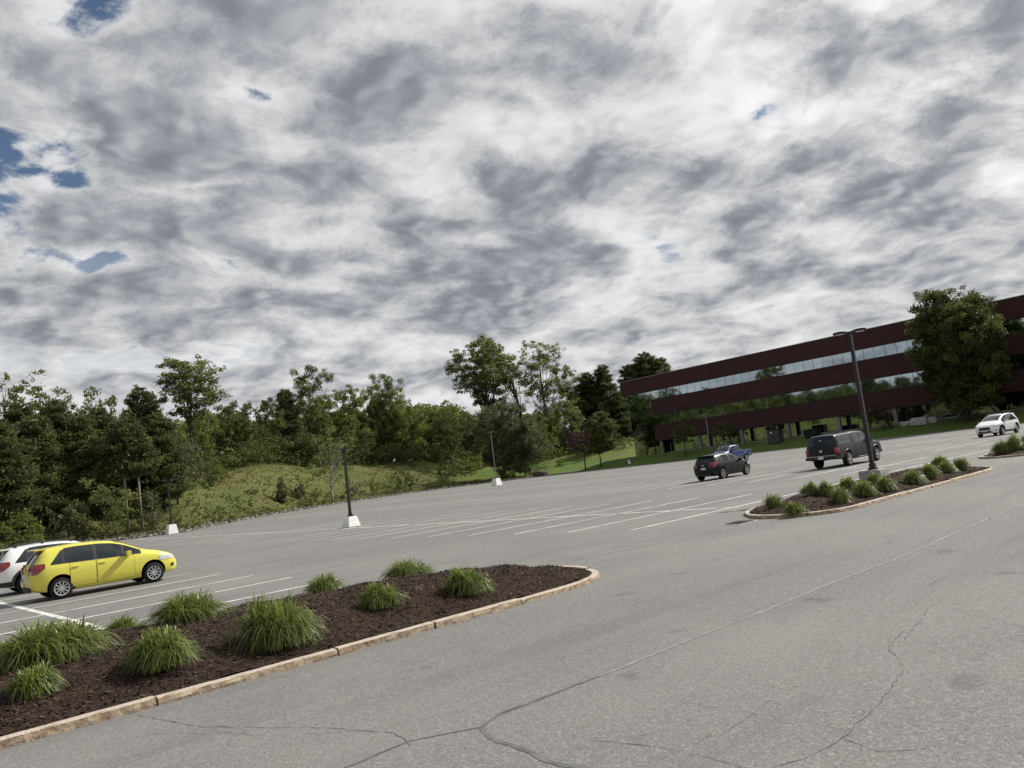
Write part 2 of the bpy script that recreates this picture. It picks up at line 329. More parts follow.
def build_ground():
    bm=bmesh.new(); vs=[bm.verts.new((x,y,0)) for x,y in LOT]; f=bm.faces.new(vs); bmesh.ops.triangulate(bm,faces=[f])
    me=bpy.data.meshes.new('parking_lot'); bm.to_mesh(me); bm.free(); tag(link('parking_lot',me,M['asphalt']),kind='structure')
    azs=[]; a=-180.0
    while a<180: azs.append(a); a+= .5 if -42<=a<42 else 3.0
    offs=[-1,0,.8,2,3.5,5,7,9.5,12,15,19,23,28,34,41,50,60,72,86,105,140,200,320,600,1500,4000]
    V=[];Q=[];n=len(offs)
    for a in azs:
        ang=YAW-rad(a); De=lot_radius(ang)
        for o in offs:
            r=De+o; x,y=r*math.cos(ang),r*math.sin(ang); z=terrain(x,y) if o>0 else -.06
            V.append((x,y,min(z,14) if o<600 else min(z,12)))
    for i in range(len(azs)):
        j=(i+1)%len(azs)
        for q in range(n-1): Q.append((i*n+q,i*n+q+1,j*n+q+1,j*n+q))
    me=np_mesh('terrain',V,Q,True); me.materials.append(M['grass']); o=link('grassy_terrain',me); tag(o,kind='structure')
    bm=bmesh.new(); bm.from_mesh(me); bmesh.ops.recalc_face_normals(bm,faces=bm.faces)
    if sum(f.normal.z for f in bm.faces)<0: bmesh.ops.reverse_faces(bm,faces=bm.faces)
    bm.to_mesh(me); bm.free()
    # mown lawn strip between the lot and the building, a sheet just above the terrain
    V=[];Q=[];ys=np.arange(-90,150,2.0); xs=[116.9,117.2,118.5,120,122,124,126,128,129.5,133,136]
    for y in ys:
        for x in xs: V.append((x,float(y),max(terrain(x,float(y)),-.03)+.035))
    m_=len(xs)
    for i in range(len(ys)-1):
        for j in range(m_-1): Q.append((i*m_+j,i*m_+j+1,(i+1)*m_+j+1,(i+1)*m_+j))
    me=np_mesh('lawn',V,Q,True); tag(link('lawn',me,M['lawn']),kind='structure')
build_ground()
# ------------------------------------------------------------------ painted markings, cracks and other dark lines
def strip(m, pts, wd, z, jit=0):
    pts=[Vector((p[0],p[1],0)) for p in pts]; vs=[];fs=[]
    for i,p in enumerate(pts):
        tt=(pts[min(i+1,len(pts)-1)]-pts[max(i-1,0)]).normalized(); nn=Vector((-tt.y,tt.x,0))
        ww=wd*(1+rnd.uniform(-jit,jit))/2; vs += [p+nn*ww+Vector((0,0,z)), p-nn*ww+Vector((0,0,z))]
    for i in range(len(pts)-1): fs.append((2*i,2*i+1,2*i+3,2*i+2))
    m.add(vs,fs)
def wiggle(pts, step, amp, seed):
    r=random.Random(seed); out=[]
    for a,b in zip(pts[:-1],pts[1:]):
        a,b=Vector(a[:2]),Vector(b[:2]); n=max(1,int((b-a).length/step)); pr=Vector((-(b-a).y,(b-a).x)).normalized()
        for i in range(n): out.append(a.lerp(b,i/n)+pr*(r.uniform(-amp,amp) if i else 0))
    out.append(Vector(pts[-1][:2])); return out
mk=MB()
def rows(spine,y0,y1,left=True,right=True,length=5.0,pitch=2.385,phase=14.17):
    strip(mk,[(spine,y0),(spine,y1)],.15,.004)
    y=phase+math.ceil((y0-phase)/pitch)*pitch
    while y<=y1+.01:
        if left: strip(mk,[(spine-length,y),(spine-.065,y)],.125,.004)
        if right: strip(mk,[(spine+.065,y),(spine+length,y)],.125,.004)
        y+=pitch
rows(4.05,14.45,62,phase=14.45); rows(21.5,13.9,76); rows(39.0,13.9,84,phase=14.3); rows(56.4,13.9,104,phase=14.3); rows(73.9,13.9,112,phase=14.3); rows(91.4,13.9,118,phase=14.3)
strip(mk,[(26.6,14.17),(34,14.2)],.10,.004); strip(mk,[(44.1,14.3),(51.4,14.4)],.10,.004); strip(mk,[(61.5,14.3),(68.8,14.3)],.10,.004)
tag(mk.build('painted_markings',M['line']),kind='structure')
sm=MB()
a_=[gp(345,768),gp(395,745),gp(482,727),gp(500,714),gp(548,694),gp(590,681)]
strip(sm,wiggle([gp(345,768),gp(410,741),gp(482,727)],.12,.006,1),.026,.0035,.25)
strip(sm,wiggle([gp(482,727),gp(500,714),gp(548,696),gp(600,676)],.12,.006,2),.038,.0035,.3)
strip(sm,wiggle([gp(482,727),gp(490,738),gp(530,752),gp(552,763),gp(605,772)],.06,.008,4),.05,.003,.3)
tag(sm.build('crack_sealant',M['sealant']),kind='structure')
jm=MB(); strip(jm,wiggle([gp(600,676),gp(700,636),gp(757,614)],.3,.02,3),.035,.0035,.6); strip(jm,wiggle([gp(757,614),gp(850,576),gp(890,562),gp(990,517.5),gp(1024,505)],.5,.02,5),.06,.0035,.45); strip(jm,[gp(990,517.5),gp(997,520)],.07,.0035)
tag(jm.build('worn_paint_joint',M['faint']),kind='structure')
cm=MB()
for s_,(wd,pts) in enumerate([(.012,[(120,712),(200,727),(330,728),(395,733),(411,746)]),(.009,[(150,734),(230,733),(262,736)]),(.008,[(300,735),(345,731),(380,732)]),
  (.012,[(590,740),(640,745),(700,755),(742,768)]),(.009,[(770,768),(805,759),(842,738),(876,708),(905,668),(888,648),(905,630)]),(.008,[(842,738),(880,752),(930,748)]),
  (.010,[(905,640),(930,608),(950,595)]),(.007,[(720,735),(745,720),(770,700)]),(.007,[(975,615),(1024,628)]),(.009,[(607,605),(640,603),(700,590),(770,575)]),
  (.020,[(250,545),(340,530)]),(.03,[(345,528.5),(455,515.4),(560,501)]),(.03,[(560,560),(620,552),(720,530)]),(.008,[(930,585),(985,556)]),(.007,[(660,760),(700,742),(712,735)])]):  # first strip here is a thin dark line left of the black lamp post
    strip(cm,wiggle([gp(*p) for p in pts],.07 if pts[0][1]>590 else .6,.014,40+s_),wd*.42,.003,.85)
tag(cm.build('cracks_and_dark_lines',M['cracks_lines']),kind='structure')
# pale concrete-like wear patches near stalls, storm drain
o=MB(); dp=gp(739,523)
dr=empty('storm_drain',(dp.x,dp.y,0),0,'dark iron storm drain grate in the asphalt beside the middle island','storm drain')
o.box((0,0,.004),(.9,.6,.012)); o.build('drain_frame',M['concrete'],dr)
o=MB()
for i in range(9): o.box((-.32+i*.08,0,.014),(.045,.46,.014))
o.build('grate',M['darkmetal'],dr)
# ------------------------------------------------------------------ planting islands
def smooth_loop(pts, n=6):
    out=[]; N=len(pts)
    for i in range(N):
        p0,p1,p2,p3=[Vector(pts[(i+k)%N]) for k in(-1,0,1,2)]
        for s in range(n):
            u=s/n; out.append(.5*((2*p1)+(-p0+p2)*u+(2*p0-5*p1+4*p2-p3)*u*u+(-p0+3*p1-3*p2+p3)*u**3))
    return out
def inset(loop,d_):
    N=len(loop); out=[]
    for i in range(N):
        tt=(loop[(i+1)%N]-loop[i-1]).normalized(); out.append(loop[i]+Vector((-tt.y,tt.x))*d_)
    return out
BEDS={}
def in_poly(x,y,P):
    c_=False; j=len(P)-1
    for i in range(len(P)):
        if ((P[i].y>y)!=(P[j].y>y)) and x<(P[j].x-P[i].x)*(y-P[i].y)/(P[j].y-P[i].y)+P[i].x: c_=not c_
        j=i
    return c_
def bed_z(key,x,y):
    loop,mid=BEDS[key]; dmin=min((Vector((x,y))-p).length for p in loop)
    return .075+.25*sstep(0,1.45,dmin)+.02*math.sin(x*3.1+y*1.7)+.015*math.sin(x*5.7-y*4.1)
def island(key, pts, label, stone_len, seed):
    loop=smooth_loop(pts,8); r=random.Random(seed)
    kb=empty('granite_kerb',(*loop[0],0),0,label,'kerb',None); org=Vector((*loop[0],0))
    # resample by arc length into stones
    cum=[0]
    for i in range(len(loop)): cum.append(cum[-1]+(loop[(i+1)%len(loop)]-loop[i]).length)
    def atl(s):
        s%=cum[-1]
        for i in range(len(loop)):
            if cum[i]<=s<=cum[i+1]: return loop[i].lerp(loop[(i+1)%len(loop)],(s-cum[i])/max(1e-6,cum[i+1]-cum[i]))
        return loop[0]
    s=0.0
    while s<cum[-1]-.2:
        L=min(stone_len*r.uniform(.8,1.25),cum[-1]-s); n=max(3,int(L/.11)); V=[];Fc=[]
        hj=r.uniform(-.012,.012); oj=r.uniform(-.012,.012)
        for i in range(n+1):
            u=s+.012+(L-.024)*i/n; p=atl(u); q=atl(u+.02); tt=(q-p).normalized(); nn=Vector((-tt.y,tt.x))
            rough=lambda a:r.uniform(-a,a)
            for (off,z,ro) in ((-.004+oj,-.03,.006),(.002+oj,.03,.014),(.012+oj,.070+hj,.008),(.026+oj,.082+hj,.004),(.128,.082+hj,.004),(.14,.07,.004),(.14,-.03,0)):
                pp=p+nn*(off+rough(ro)); V.append(Vector((pp.x,pp.y,z+rough(ro)*.4))-org)
        for i in range(n):
            for k in range(6): Fc.append((i*7+k,i*7+k+1,(i+1)*7+k+1,(i+1)*7+k))
        Fc += [tuple(range(7)),tuple(n*7+k for k in range(6,-1,-1))]
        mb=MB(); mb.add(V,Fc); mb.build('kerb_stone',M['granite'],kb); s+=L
    inner=inset(loop,.12); BEDS[key]=(inner,None)
    # mulch mound: grid clipped to loop
    c_=sum(inner,Vector((0,0)))/len(inner); V=[];Q=[]; rings=16; N=len(inner)
    # spine-based rings: pull each boundary point toward nearest point of the island's long axis
    xs=[p.x for p in inner]; ax0,ax1=min(xs)+1.2,max(xs)-1.2
    for j in range(rings+1):
        f=j/rings
        for p in inner:
            cx_=min(max(p.x,ax0),ax1) if ax1>ax0 else c_.x; near=[q.y for q in inner if abs(q.x-cx_)<.6]
            cy_=(min(near)+max(near))/2 if near else c_.y
            q=p.lerp(Vector((cx_,cy_)),f); V.append((q.x,q.y,bed_z(key,q.x,q.y)+(r.uniform(-.012,.012) if j else 0)))
    for j in range(rings):
        for i in range(N): Q.append((j*N+i,j*N+(i+1)%N,(j+1)*N+(i+1)%N,(j+1)*N+i))
    me=np_mesh('mulch_bed',V,Q,True); tag(link('mulch_bed',me,M['mulch']),kind='structure')
def chips(key,n,seed,size=(.02,.075),xr=None):
    r=np.random.default_rng(seed); loop=BEDS[key][0]; xs=[p.x for p in loop]; ys=[p.y for p in loop]; V=[];Q=[];T=[]
    x0,x1=(min(xs),max(xs)) if xr is None else xr; c=0
    while c<n:
        x,y=r.uniform(x0,x1),r.uniform(min(ys),max(ys))
        if not in_poly(x,y,loop): continue
        z=bed_z(key,x,y)+r.uniform(.0,.022); L=r.uniform(*size); W=L*r.uniform(.18,.4); a=r.uniform(0,6.28); ti=r.uniform(-.6,.6)
        e=np.array([math.cos(a),math.sin(a),ti])*L/2; g_=np.array([-math.sin(a),math.cos(a),r.uniform(-.5,.5)])*W/2; p=np.array([x,y,z])
        o=len(V); V+=[p-e-g_,p+e-g_,p+e+g_,p-e+g_]; Q.append((o,o+1,o+2,o+3)); T.append(r.beta(1.2,2.2)); c+=1
    me=np_mesh('mulch_chips',V,Q,False,T); tag(link('mulch_chips',me,M['chips']),kind='stuff')
near_pts=[(-8,9.12),(-3,9.1),(1.3,9.12),(3.5,9.1),(6,9.08),(8.2,9.08),(9.4,9.18),(10.1,9.5),(10.52,10.1),(10.65,10.9),(10.5,11.8),(9.9,12.6),(8.8,13.5),(6.8,14.25),(3.8,14.7),(0,14.8),(-8,14.8)]
mid_pts=[(18.3,11.6),(17.95,11.0),(18.0,10.25),(18.4,9.6),(19.2,9.25),(20.8,9.2),(23.5,9.22),(26.5,9.2),(29,9.25),(30.4,9.45),(31.1,10.1),(31.0,11.2),(30.2,12.2),(28,12.9),(25,13.0),(22,12.8),(19.6,12.5)]
far_pts=[(37.3,11.8),(37.0,11.1),(37.3,10.3),(38.2,9.6),(39.5,9.25),(43,9.2),(48,9.2),(50.5,9.5),(51.2,10.6),(50.6,12),(48,12.7),(44,12.8),(40.5,12.7),(38.3,12.4)]
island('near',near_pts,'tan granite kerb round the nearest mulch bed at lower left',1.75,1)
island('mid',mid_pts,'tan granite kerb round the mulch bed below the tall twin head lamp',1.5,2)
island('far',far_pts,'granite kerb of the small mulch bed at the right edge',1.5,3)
chips('near',26000,11,(.018,.07),(-1.0,10.7)); chips('mid',6000,12,(.03,.09))
def grass_clump(key,x,y,wid,hgt,n,seed,label,group,z=None):
    n=int(n*1.5); r=np.random.default_rng(seed); R=wid/2; zb=bed_z(key,x,y)-.02; segs=5
    ang=r.uniform(0,2*math.pi,n); L=np.clip(r.normal(1.0,.17,n),.5,1.15); lean=r.beta(1.6,.85,n)            # 0 upright, 1 arching right over
    V=np.zeros((n,segs+1,2,3)); reach=R*(.10+.68*lean)*L; top=hgt*(.98-.30*lean**1.3)*(.4+.6*L); droop=lean**1.5*hgt*.95
    nt_=6; tc=r.uniform(0,6.283,nt_); td=R*.34*np.sqrt(r.uniform(0,1,nt_)); ti=r.integers(0,nt_,n); th_=r.uniform(.78,1.12,nt_)[ti]; top=top*th_
    bx=td[ti]*np.cos(tc[ti])+r.normal(0,R*.09,n); by=td[ti]*np.sin(tc[ti])+r.normal(0,R*.09,n)
    W=r.uniform(.006,.0115,n)*(1.0 if wid<1.6 else 1.15); side=np.stack([-np.sin(ang),np.cos(ang)],1); curl=r.normal(0,.42,n)
    for s in range(segs+1):
        u=s/segs; rr=reach*(u**1.15); zz=top*(1-(1-u)**1.9)-droop*u**3.2
        a2=ang+curl*u; cx_=bx+rr*np.cos(a2); cy_=by+rr*np.sin(a2); w_=W*(1-u**2.2*.93)
        zz=np.maximum(zz,.012)
        for q,sg in((0,-1),(1,1)):
            V[:,s,q,0]=cx_+sg*side[:,0]*w_; V[:,s,q,1]=cy_+sg*side[:,1]*w_; V[:,s,q,2]=zz+sg*w_*.4
    Q=[]; T=[]; tint=np.clip(r.beta(1.5,1.7,n)*.8+.25*(1-lean)**1.5-.05,0,1)
    for i in range(n):
        b=i*(segs+1)*2
        for s in range(segs): Q.append((b+2*s,b+2*s+1,b+2*s+3,b+2*s+2)); T.append(tint[i])
    me=np_mesh('tufted_plant',V.reshape(-1,3),Q,True,T); o=link('tufted_plant',me,M['blade']); o.location=(x,y,zb)
    return tag(o,label,'plant',group)
def bedpoint(key,px,py):
    loop=BEDS[key][0]; z=.10
    for _ in range(24):
        q=gp(px,py,z); ys=[p.y for p in loop if abs(p.x-q.x)<.8] or [10,12]
        y=min(max(q.y,min(ys)+.28),max(ys)-.30); z=.5*z+.5*bed_z(key,q.x,y)
    q.y=y; q.z=z; return q
near_cl=[((280,650),92,56,1100,'largest grass clump, nearest the kerb in the middle of the near bed'),((192,624),86,36,900,'wide grass clump at the back of the bed left of the largest clump'),((163,670),82,46,1000,'round grass clump near the kerb, second from the left along the front'),
 ((54,661),108,42,1150,'broad spreading grass clump at the back left of the near bed'),((112,637),54,27,600,'small grass clump at the back between two wide clumps, below the yellow car'),((33,698),52,32,520,'small light green grass clump standing alone at the lower left'),
 ((316,597),52,27,600,'small upright grass clump at the back edge, above the largest clump'),((386,583),68,27,750,'grass clump at the back edge directly behind another clump'),((384,609),54,31,650,'compact grass clump in front of the clump at the back edge'),((470,596),60,36,800,'last grass clump before the bare mulch point of the near bed'),((-4,662),44,26,500,'grass clump cut off by the left edge of the picture')]
for i,((px,py),wp,hp,n,lab) in enumerate(near_cl):
    q=bedpoint('near',px,py-2)
    D=math.hypot(q.x,q.y); s=D/F
    away=Vector((q.x,q.y)).normalized()*wp*s*.10
    grass_clump('near',q.x+away.x,q.y+away.y,wp*s*.98,hp*s*.79,n,100+i,lab,'grass clumps in the mulch beds')
mid_cl=[(774.7,507,22,13,'dark grass clump at the pointed left end of the middle bed'),(797,496,19,11,'grass clump at the back left of the middle bed'),(795,508,22,13,'light grass clump at the front left of the middle bed'),(815,495,16,13,'narrow grass clump left of the truck tail in the middle bed'),(827,496.5,22,15,'grass clump touching the narrow one below the truck tail'),(842.5,503,25,16,'front row grass clump, the third one from the left end of the middle bed'),(848,489,22,12,'back row grass clump just left of the lamp base'),(866,495,27,16,'widest grass clump, in front of the lamp base'),(874,484,18,11,'grass clump hiding the left of the concrete lamp base'),(886.5,490,20,14,'grass clump in front right of the concrete lamp base'),(889,473,9,6,'tiny grass clump behind the concrete lamp base'),(905,471,14,9,'small grass clump at the back right of the lamp base'),(917,470,20,11,'back row grass clump paired with a small one right of the lamp'),(914,484,26,14,'front row grass clump right of the lamp base'),(932,478,22,13,'grass clump in the middle of the right half of the bed'),(947,472.5,20,11,'second grass clump from the right end of the middle bed'),(961,469.5,18,11,'last grass clump at the right end of the middle bed')]
for i,(px,py,wp,hp,lab) in enumerate(mid_cl):
    q=bedpoint('mid',px,py); D=math.hypot(q.x,q.y); s=D/F
    grass_clump('mid',q.x,q.y,wp*s*1.08,hp*s*1.05,520,200+i,lab,'grass clumps in the mulch beds')
for i,(px,py,wp,hp,lab) in enumerate([(1002,454,17,12,'grass clump at the left end of the bed at the right edge'),(1017,451,20,13,'grass clump at the right edge beside the white car'),(1033,446,20,13,'grass clump just outside the right edge of the picture'),(1012,445,20,9,'grass clump at the back of the bed at the right edge')]):
    q=bedpoint('far',px,py); D=math.hypot(q.x,q.y); s=D/F
    grass_clump('far',q.x,q.y,wp*s*1.1,hp*s*1.08,520,240+i,lab,'grass clumps in the mulch beds')
#@@VEHICLES@@
# ------------------------------------------------------------------ vehicles
class Car:
    NC=12
    def __init__(s, xk, zt, zs, zb, hw, tw, soft=.05):
        s.L=xk[-1]; s.xd=np.linspace(0,s.L,500); s.tab={}
        for n,a in(('zt',zt),('zs',zs),('zb',zb),('hw',hw),('tw',tw)):
            y=np.interp(s.xd,xk,a); k=max(1,int(soft/(s.L/500))); ker=np.hanning(2*k+3)[1:-1]; ker/=ker.sum()
            yp=np.concatenate([2*y[0]-y[k:0:-1],y,2*y[-1]-y[-2:-k-2:-1]]); s.tab[n]=np.convolve(yp,ker,'valid')
    def g(s,n,x): return float(np.interp(x,s.xd,s.tab[n]))
    def ctrl(s,x):
        zt,zs,zb,hw,tw=[s.g(n,x) for n in('zt','zs','zb','hw','tw')]
        H=zs-zb; g=max(.02,zt-zs); S=(.955*hw,zs); e=(min(tw,.95*hw),zt-min(.07,.35*g))
        return [(0,zb+.01),(.72*hw,zb),(.92*hw,zb+.04),(.985*hw,zb+.30*H),(hw,zb+.58*H),(.99*hw,zb+.84*H),S,((S[0]+e[0])/2+.012,(S[1]+e[1])/2),e,(.86*e[0],zt-min(.02,.1*g)),(.45*e[0],zt),(0,zt+.008)]
    def S(s,x,t):
        C=s.ctrl(x); i=min(int(t),10); u=t-i; P=[C[max(0,i-1)],C[i],C[i+1],C[min(11,i+2)]]
        if i==0: P[0]=(-C[1][0],C[1][1])
        if i==10: P[3]=(-C[10][0],C[10][1])
        o=[]
        for k in(0,1):
            p0,p1,p2,p3=[p[k] for p in P]; o.append(.5*(2*p1+(-p0+p2)*u+(2*p0-5*p1+4*p2-p3)*u*u*.6+(-p0+3*p1-3*p2+p3)*u**3*.6 + (p2-p1)*(1-.6)*0) if False else p1+(p2-p1)*u+ .5*.55*(u*(1-u))*((1-u)*((p2-p0)-2*(p2-p1))*1.0 - u*((p3-p1)-2*(p2-p1))*1.0))
        return o
    def body(s, stations=72, sub=2):
        xs=[]; 
        for i in range(stations+1):
            f=i/stations; xs.append(s.L*(.5-.5*math.cos(math.pi*f))*.55+s.L*f*.45)
        ts=[i/sub for i in range(11*sub+1)]; V=[]
        n=len(ts); ring=2*n-2
        for x in xs:
            half=[s.S(x,t_) for t_ in ts]
            for y,z in half: V.append((x,y,z))
            for y,z in half[-2:0:-1]: V.append((x,-y,z))
        Fc=[(i*ring+k,i*ring+(k+1)%ring,(i+1)*ring+(k+1)%ring,(i+1)*ring+k) for i in range(len(xs)-1) for k in range(ring)]
        Fc += [tuple(range(ring))[::-1], tuple((len(xs)-1)*ring+k for k in range(ring))]
        return MB().add(V,Fc)
    def t_side(s,x,z):
        lo,hi=2.0,9.0
        for _ in range(22):
            m=(lo+hi)/2
            if s.S(x,m)[1]<z: lo=m
            else: hi=m
        return lo
    def t_top(s,x,y):
        lo,hi=6.0,11.0
        for _ in range(22):
            m=(lo+hi)/2
            if s.S(x,m)[0]>y: lo=m
            else: hi=m
        return lo
    def _grid(s,P,off,sgn,up,mb):
        A=np.array(P); du=np.gradient(A,axis=0); dv=np.gradient(A,axis=1); N=np.cross(du,dv); N/=np.linalg.norm(N,axis=2,keepdims=True)+1e-9
        ref=N[...,2] if up else N[...,1]*sgn
        if ref.mean()<0: N=-N
        A=A+N*off; n,m=A.shape[:2]
        mb.add(A.reshape(-1,3),[(i*m+j,(i+1)*m+j,(i+1)*m+j+1,i*m+j+1) for i in range(n-1) for j in range(m-1)])
    def side(s,mb,x0,x1,lo,hi,off=.006,n=10,m=6,sides=(1,-1)):
        lo=lo if callable(lo) else (lambda v,c=lo:c); hi=hi if callable(hi) else (lambda v,c=hi:c)
        for sg in sides:
            P=[]
            for i in range(n+1):
                x=x0+(x1-x0)*i/n; a,b=lo(x),max(hi(x),lo(x)+.002); row=[]
                for j in range(m+1):
                    z=a+(b-a)*j/m; y=s.S(x,s.t_side(x,z))[0]; row.append((x,sg*y,z))
                P.append(row)
            s._grid(P,off,sg,False,mb)
        return mb
    def top(s,mb,x0,x1,yl,off=.006,n=10,m=10,y0=None):
        P=[]
        for i in range(n+1):
            x=x0+(x1-x0)*i/n; L=yl(x) if callable(yl) else yl; row=[]
            a=-L if y0 is None else y0
            for j in range(m+1):
                y=a+(L-a)*j/m; z=s.S(x,s.t_top(x,abs(y)))[1]; row.append((x,y,z))
            P.append(row)
        s._grid(P,off,1,True,mb); return mb
    def rail(s,x): return s.S(x,8)[1]
def finish_body(mb, paint, axles, R, hw, parent, cut=None, name='body'):
    me=mb.mesh(name,False); me.materials.append(paint); me.materials.append(M['well'])
    o=link(name,me); c=MB()
    for ax in axles:
        for sg in(1,-1):
            n=32; yo=sg*(hw+.25); yi=sg*(hw-.25); vs=[(ax+R*math.cos(2*math.pi*k/n),y,R*.93+R*math.sin(2*math.pi*k/n)) for y in(yo,yi) for k in range(n)]
            c.add(vs,[(k,(k+1)%n,n+(k+1)%n,n+k) for k in range(n)]+[tuple(range(n))[::-1],tuple(range(n,2*n))])
    if cut: c.box(*cut)
    cme=c.mesh('cutter'); cme.materials.append(paint); cme.materials.append(M['well'])
    for p in cme.polygons: p.material_index=1
    co_=bpy.data.objects.new('cutter',cme); COL.objects.link(co_)
    md=o.modifiers.new('cut','BOOLEAN'); md.object=co_; md.operation='DIFFERENCE'; md.solver='EXACT'; md.material_mode='TRANSFER'
    dg=bpy.context.evaluated_depsgraph_get(); dg.update(); new=bpy.data.meshes.new_from_object(o.evaluated_get(dg))
    o.modifiers.clear(); o.data=new; bpy.data.objects.remove(co_)
    for p in new.polygons: p.use_smooth=True
    new.set_sharp_from_angle(angle=rad(38)); o.parent=parent; return o
def wheel(parent,x,y,R,W,spokes=10,rim='rim',dark=True):
    sg=1 if y>0 else -1; t_=MB(); r=R*.66
    prof=[(r,-W/2),(R*.93,-W/2),(R*.985,-W*.4),(R,-W*.25),(R,W*.25),(R*.985,W*.4),(R*.93,W/2),(r,W/2),(r,-W/2)]
    t_.lathe_y(prof,(x,y,R)); o=t_.build('wheel',M['tyre'],parent,True)
    yo=y+sg*W/2; m_=MB(); m_.lathe_y([(r*1.02,sg*.004),(r*.90,sg*-.004),(r*.88,sg*-.045)],(x,yo,R)); 
    for k in range(spokes):
        a=2*math.pi*k/spokes; b_=Matrix.Rotation(-a,3,'Y'); ln=r*.72
        m_.box(Vector((x,yo-sg*.012,R))+b_@Vector((r*.2+ln/2,0,0)),(ln,.022,r*.16),b_)
    m_.lathe_y([(.001,sg*.0),(r*.24,sg*-.002),(r*.26,sg*-.04)],(x,yo,R)); rm=m_.build('rim',M[rim],o)
    d_=MB(); d_.lathe_y([(.001,sg*-.06),(r*.95,sg*-.055)],(x,yo,R)); d_.build('brake_disc',M['well'],o)
    return o
def doors(car,root,paint,spans,lo,hi,hz,handle=True):
    for sg in(1,-1):
        for (a,b) in spans:
            g_=MB(); car.side(g_,a-.009,b+.009,lambda x:lo(x)-.009,lambda x:hi(x)+.004,.002,12,8,(sg,)); g_.build('door_gap',M['well'],root,True)
            d_=MB(); car.side(d_,a,b,lo,hi,.006,12,8,(sg,)); d=d_.build('door',paint,root,True)
            if handle:
                xh=a+.14; yh=car.S(xh,car.t_side(xh,hz))[0]; h_=MB(); h_.box((xh,sg*(yh+.018),hz),(.19,.03,.035)); h_.build('door_handle',paint,d,False,.008)
def mirrors(car,root,paint,x,z,size=(.13,.22,.15)):
    for sg in(1,-1):
        y=car.S(x,car.t_side(x,z))[0]; m_=MB(); m_.box((x-.01,sg*(y+.13),z+.06),size); m_.tube([(x,sg*(y-.02),z+.0),(x,sg*(y+.1),z+.03)],.022); m_.build('side_mirror',paint,root,False,.03)
def arches(root,axles,R,hw,mat,name='wheel_arch_trim',car=None,wd=.075):
    for ax in axles:
        for sg in(1,-1):
            n=22; V=[];Fc=[]
            for i in range(n+1):
                a=math.pi*(-.06+1.12*i/n)
                for rr,dy in((R,-.08),(R,.016),(R+wd,.016),(R+wd+.005,-.05)):
                    x=ax+rr*math.cos(a); z=R*.93+rr*math.sin(a); y=car.S(min(max(x,.01),car.L-.01),car.t_side(min(max(x,.01),car.L-.01),z))[0] if car else hw
                    V.append((x,sg*(y+dy),z))
            for i in range(n):
                for k in range(3): Fc.append((i*4+k,i*4+k+1,(i+1)*4+k+1,(i+1)*4+k))
            MB().add(V,Fc).build(name,mat,root,True)
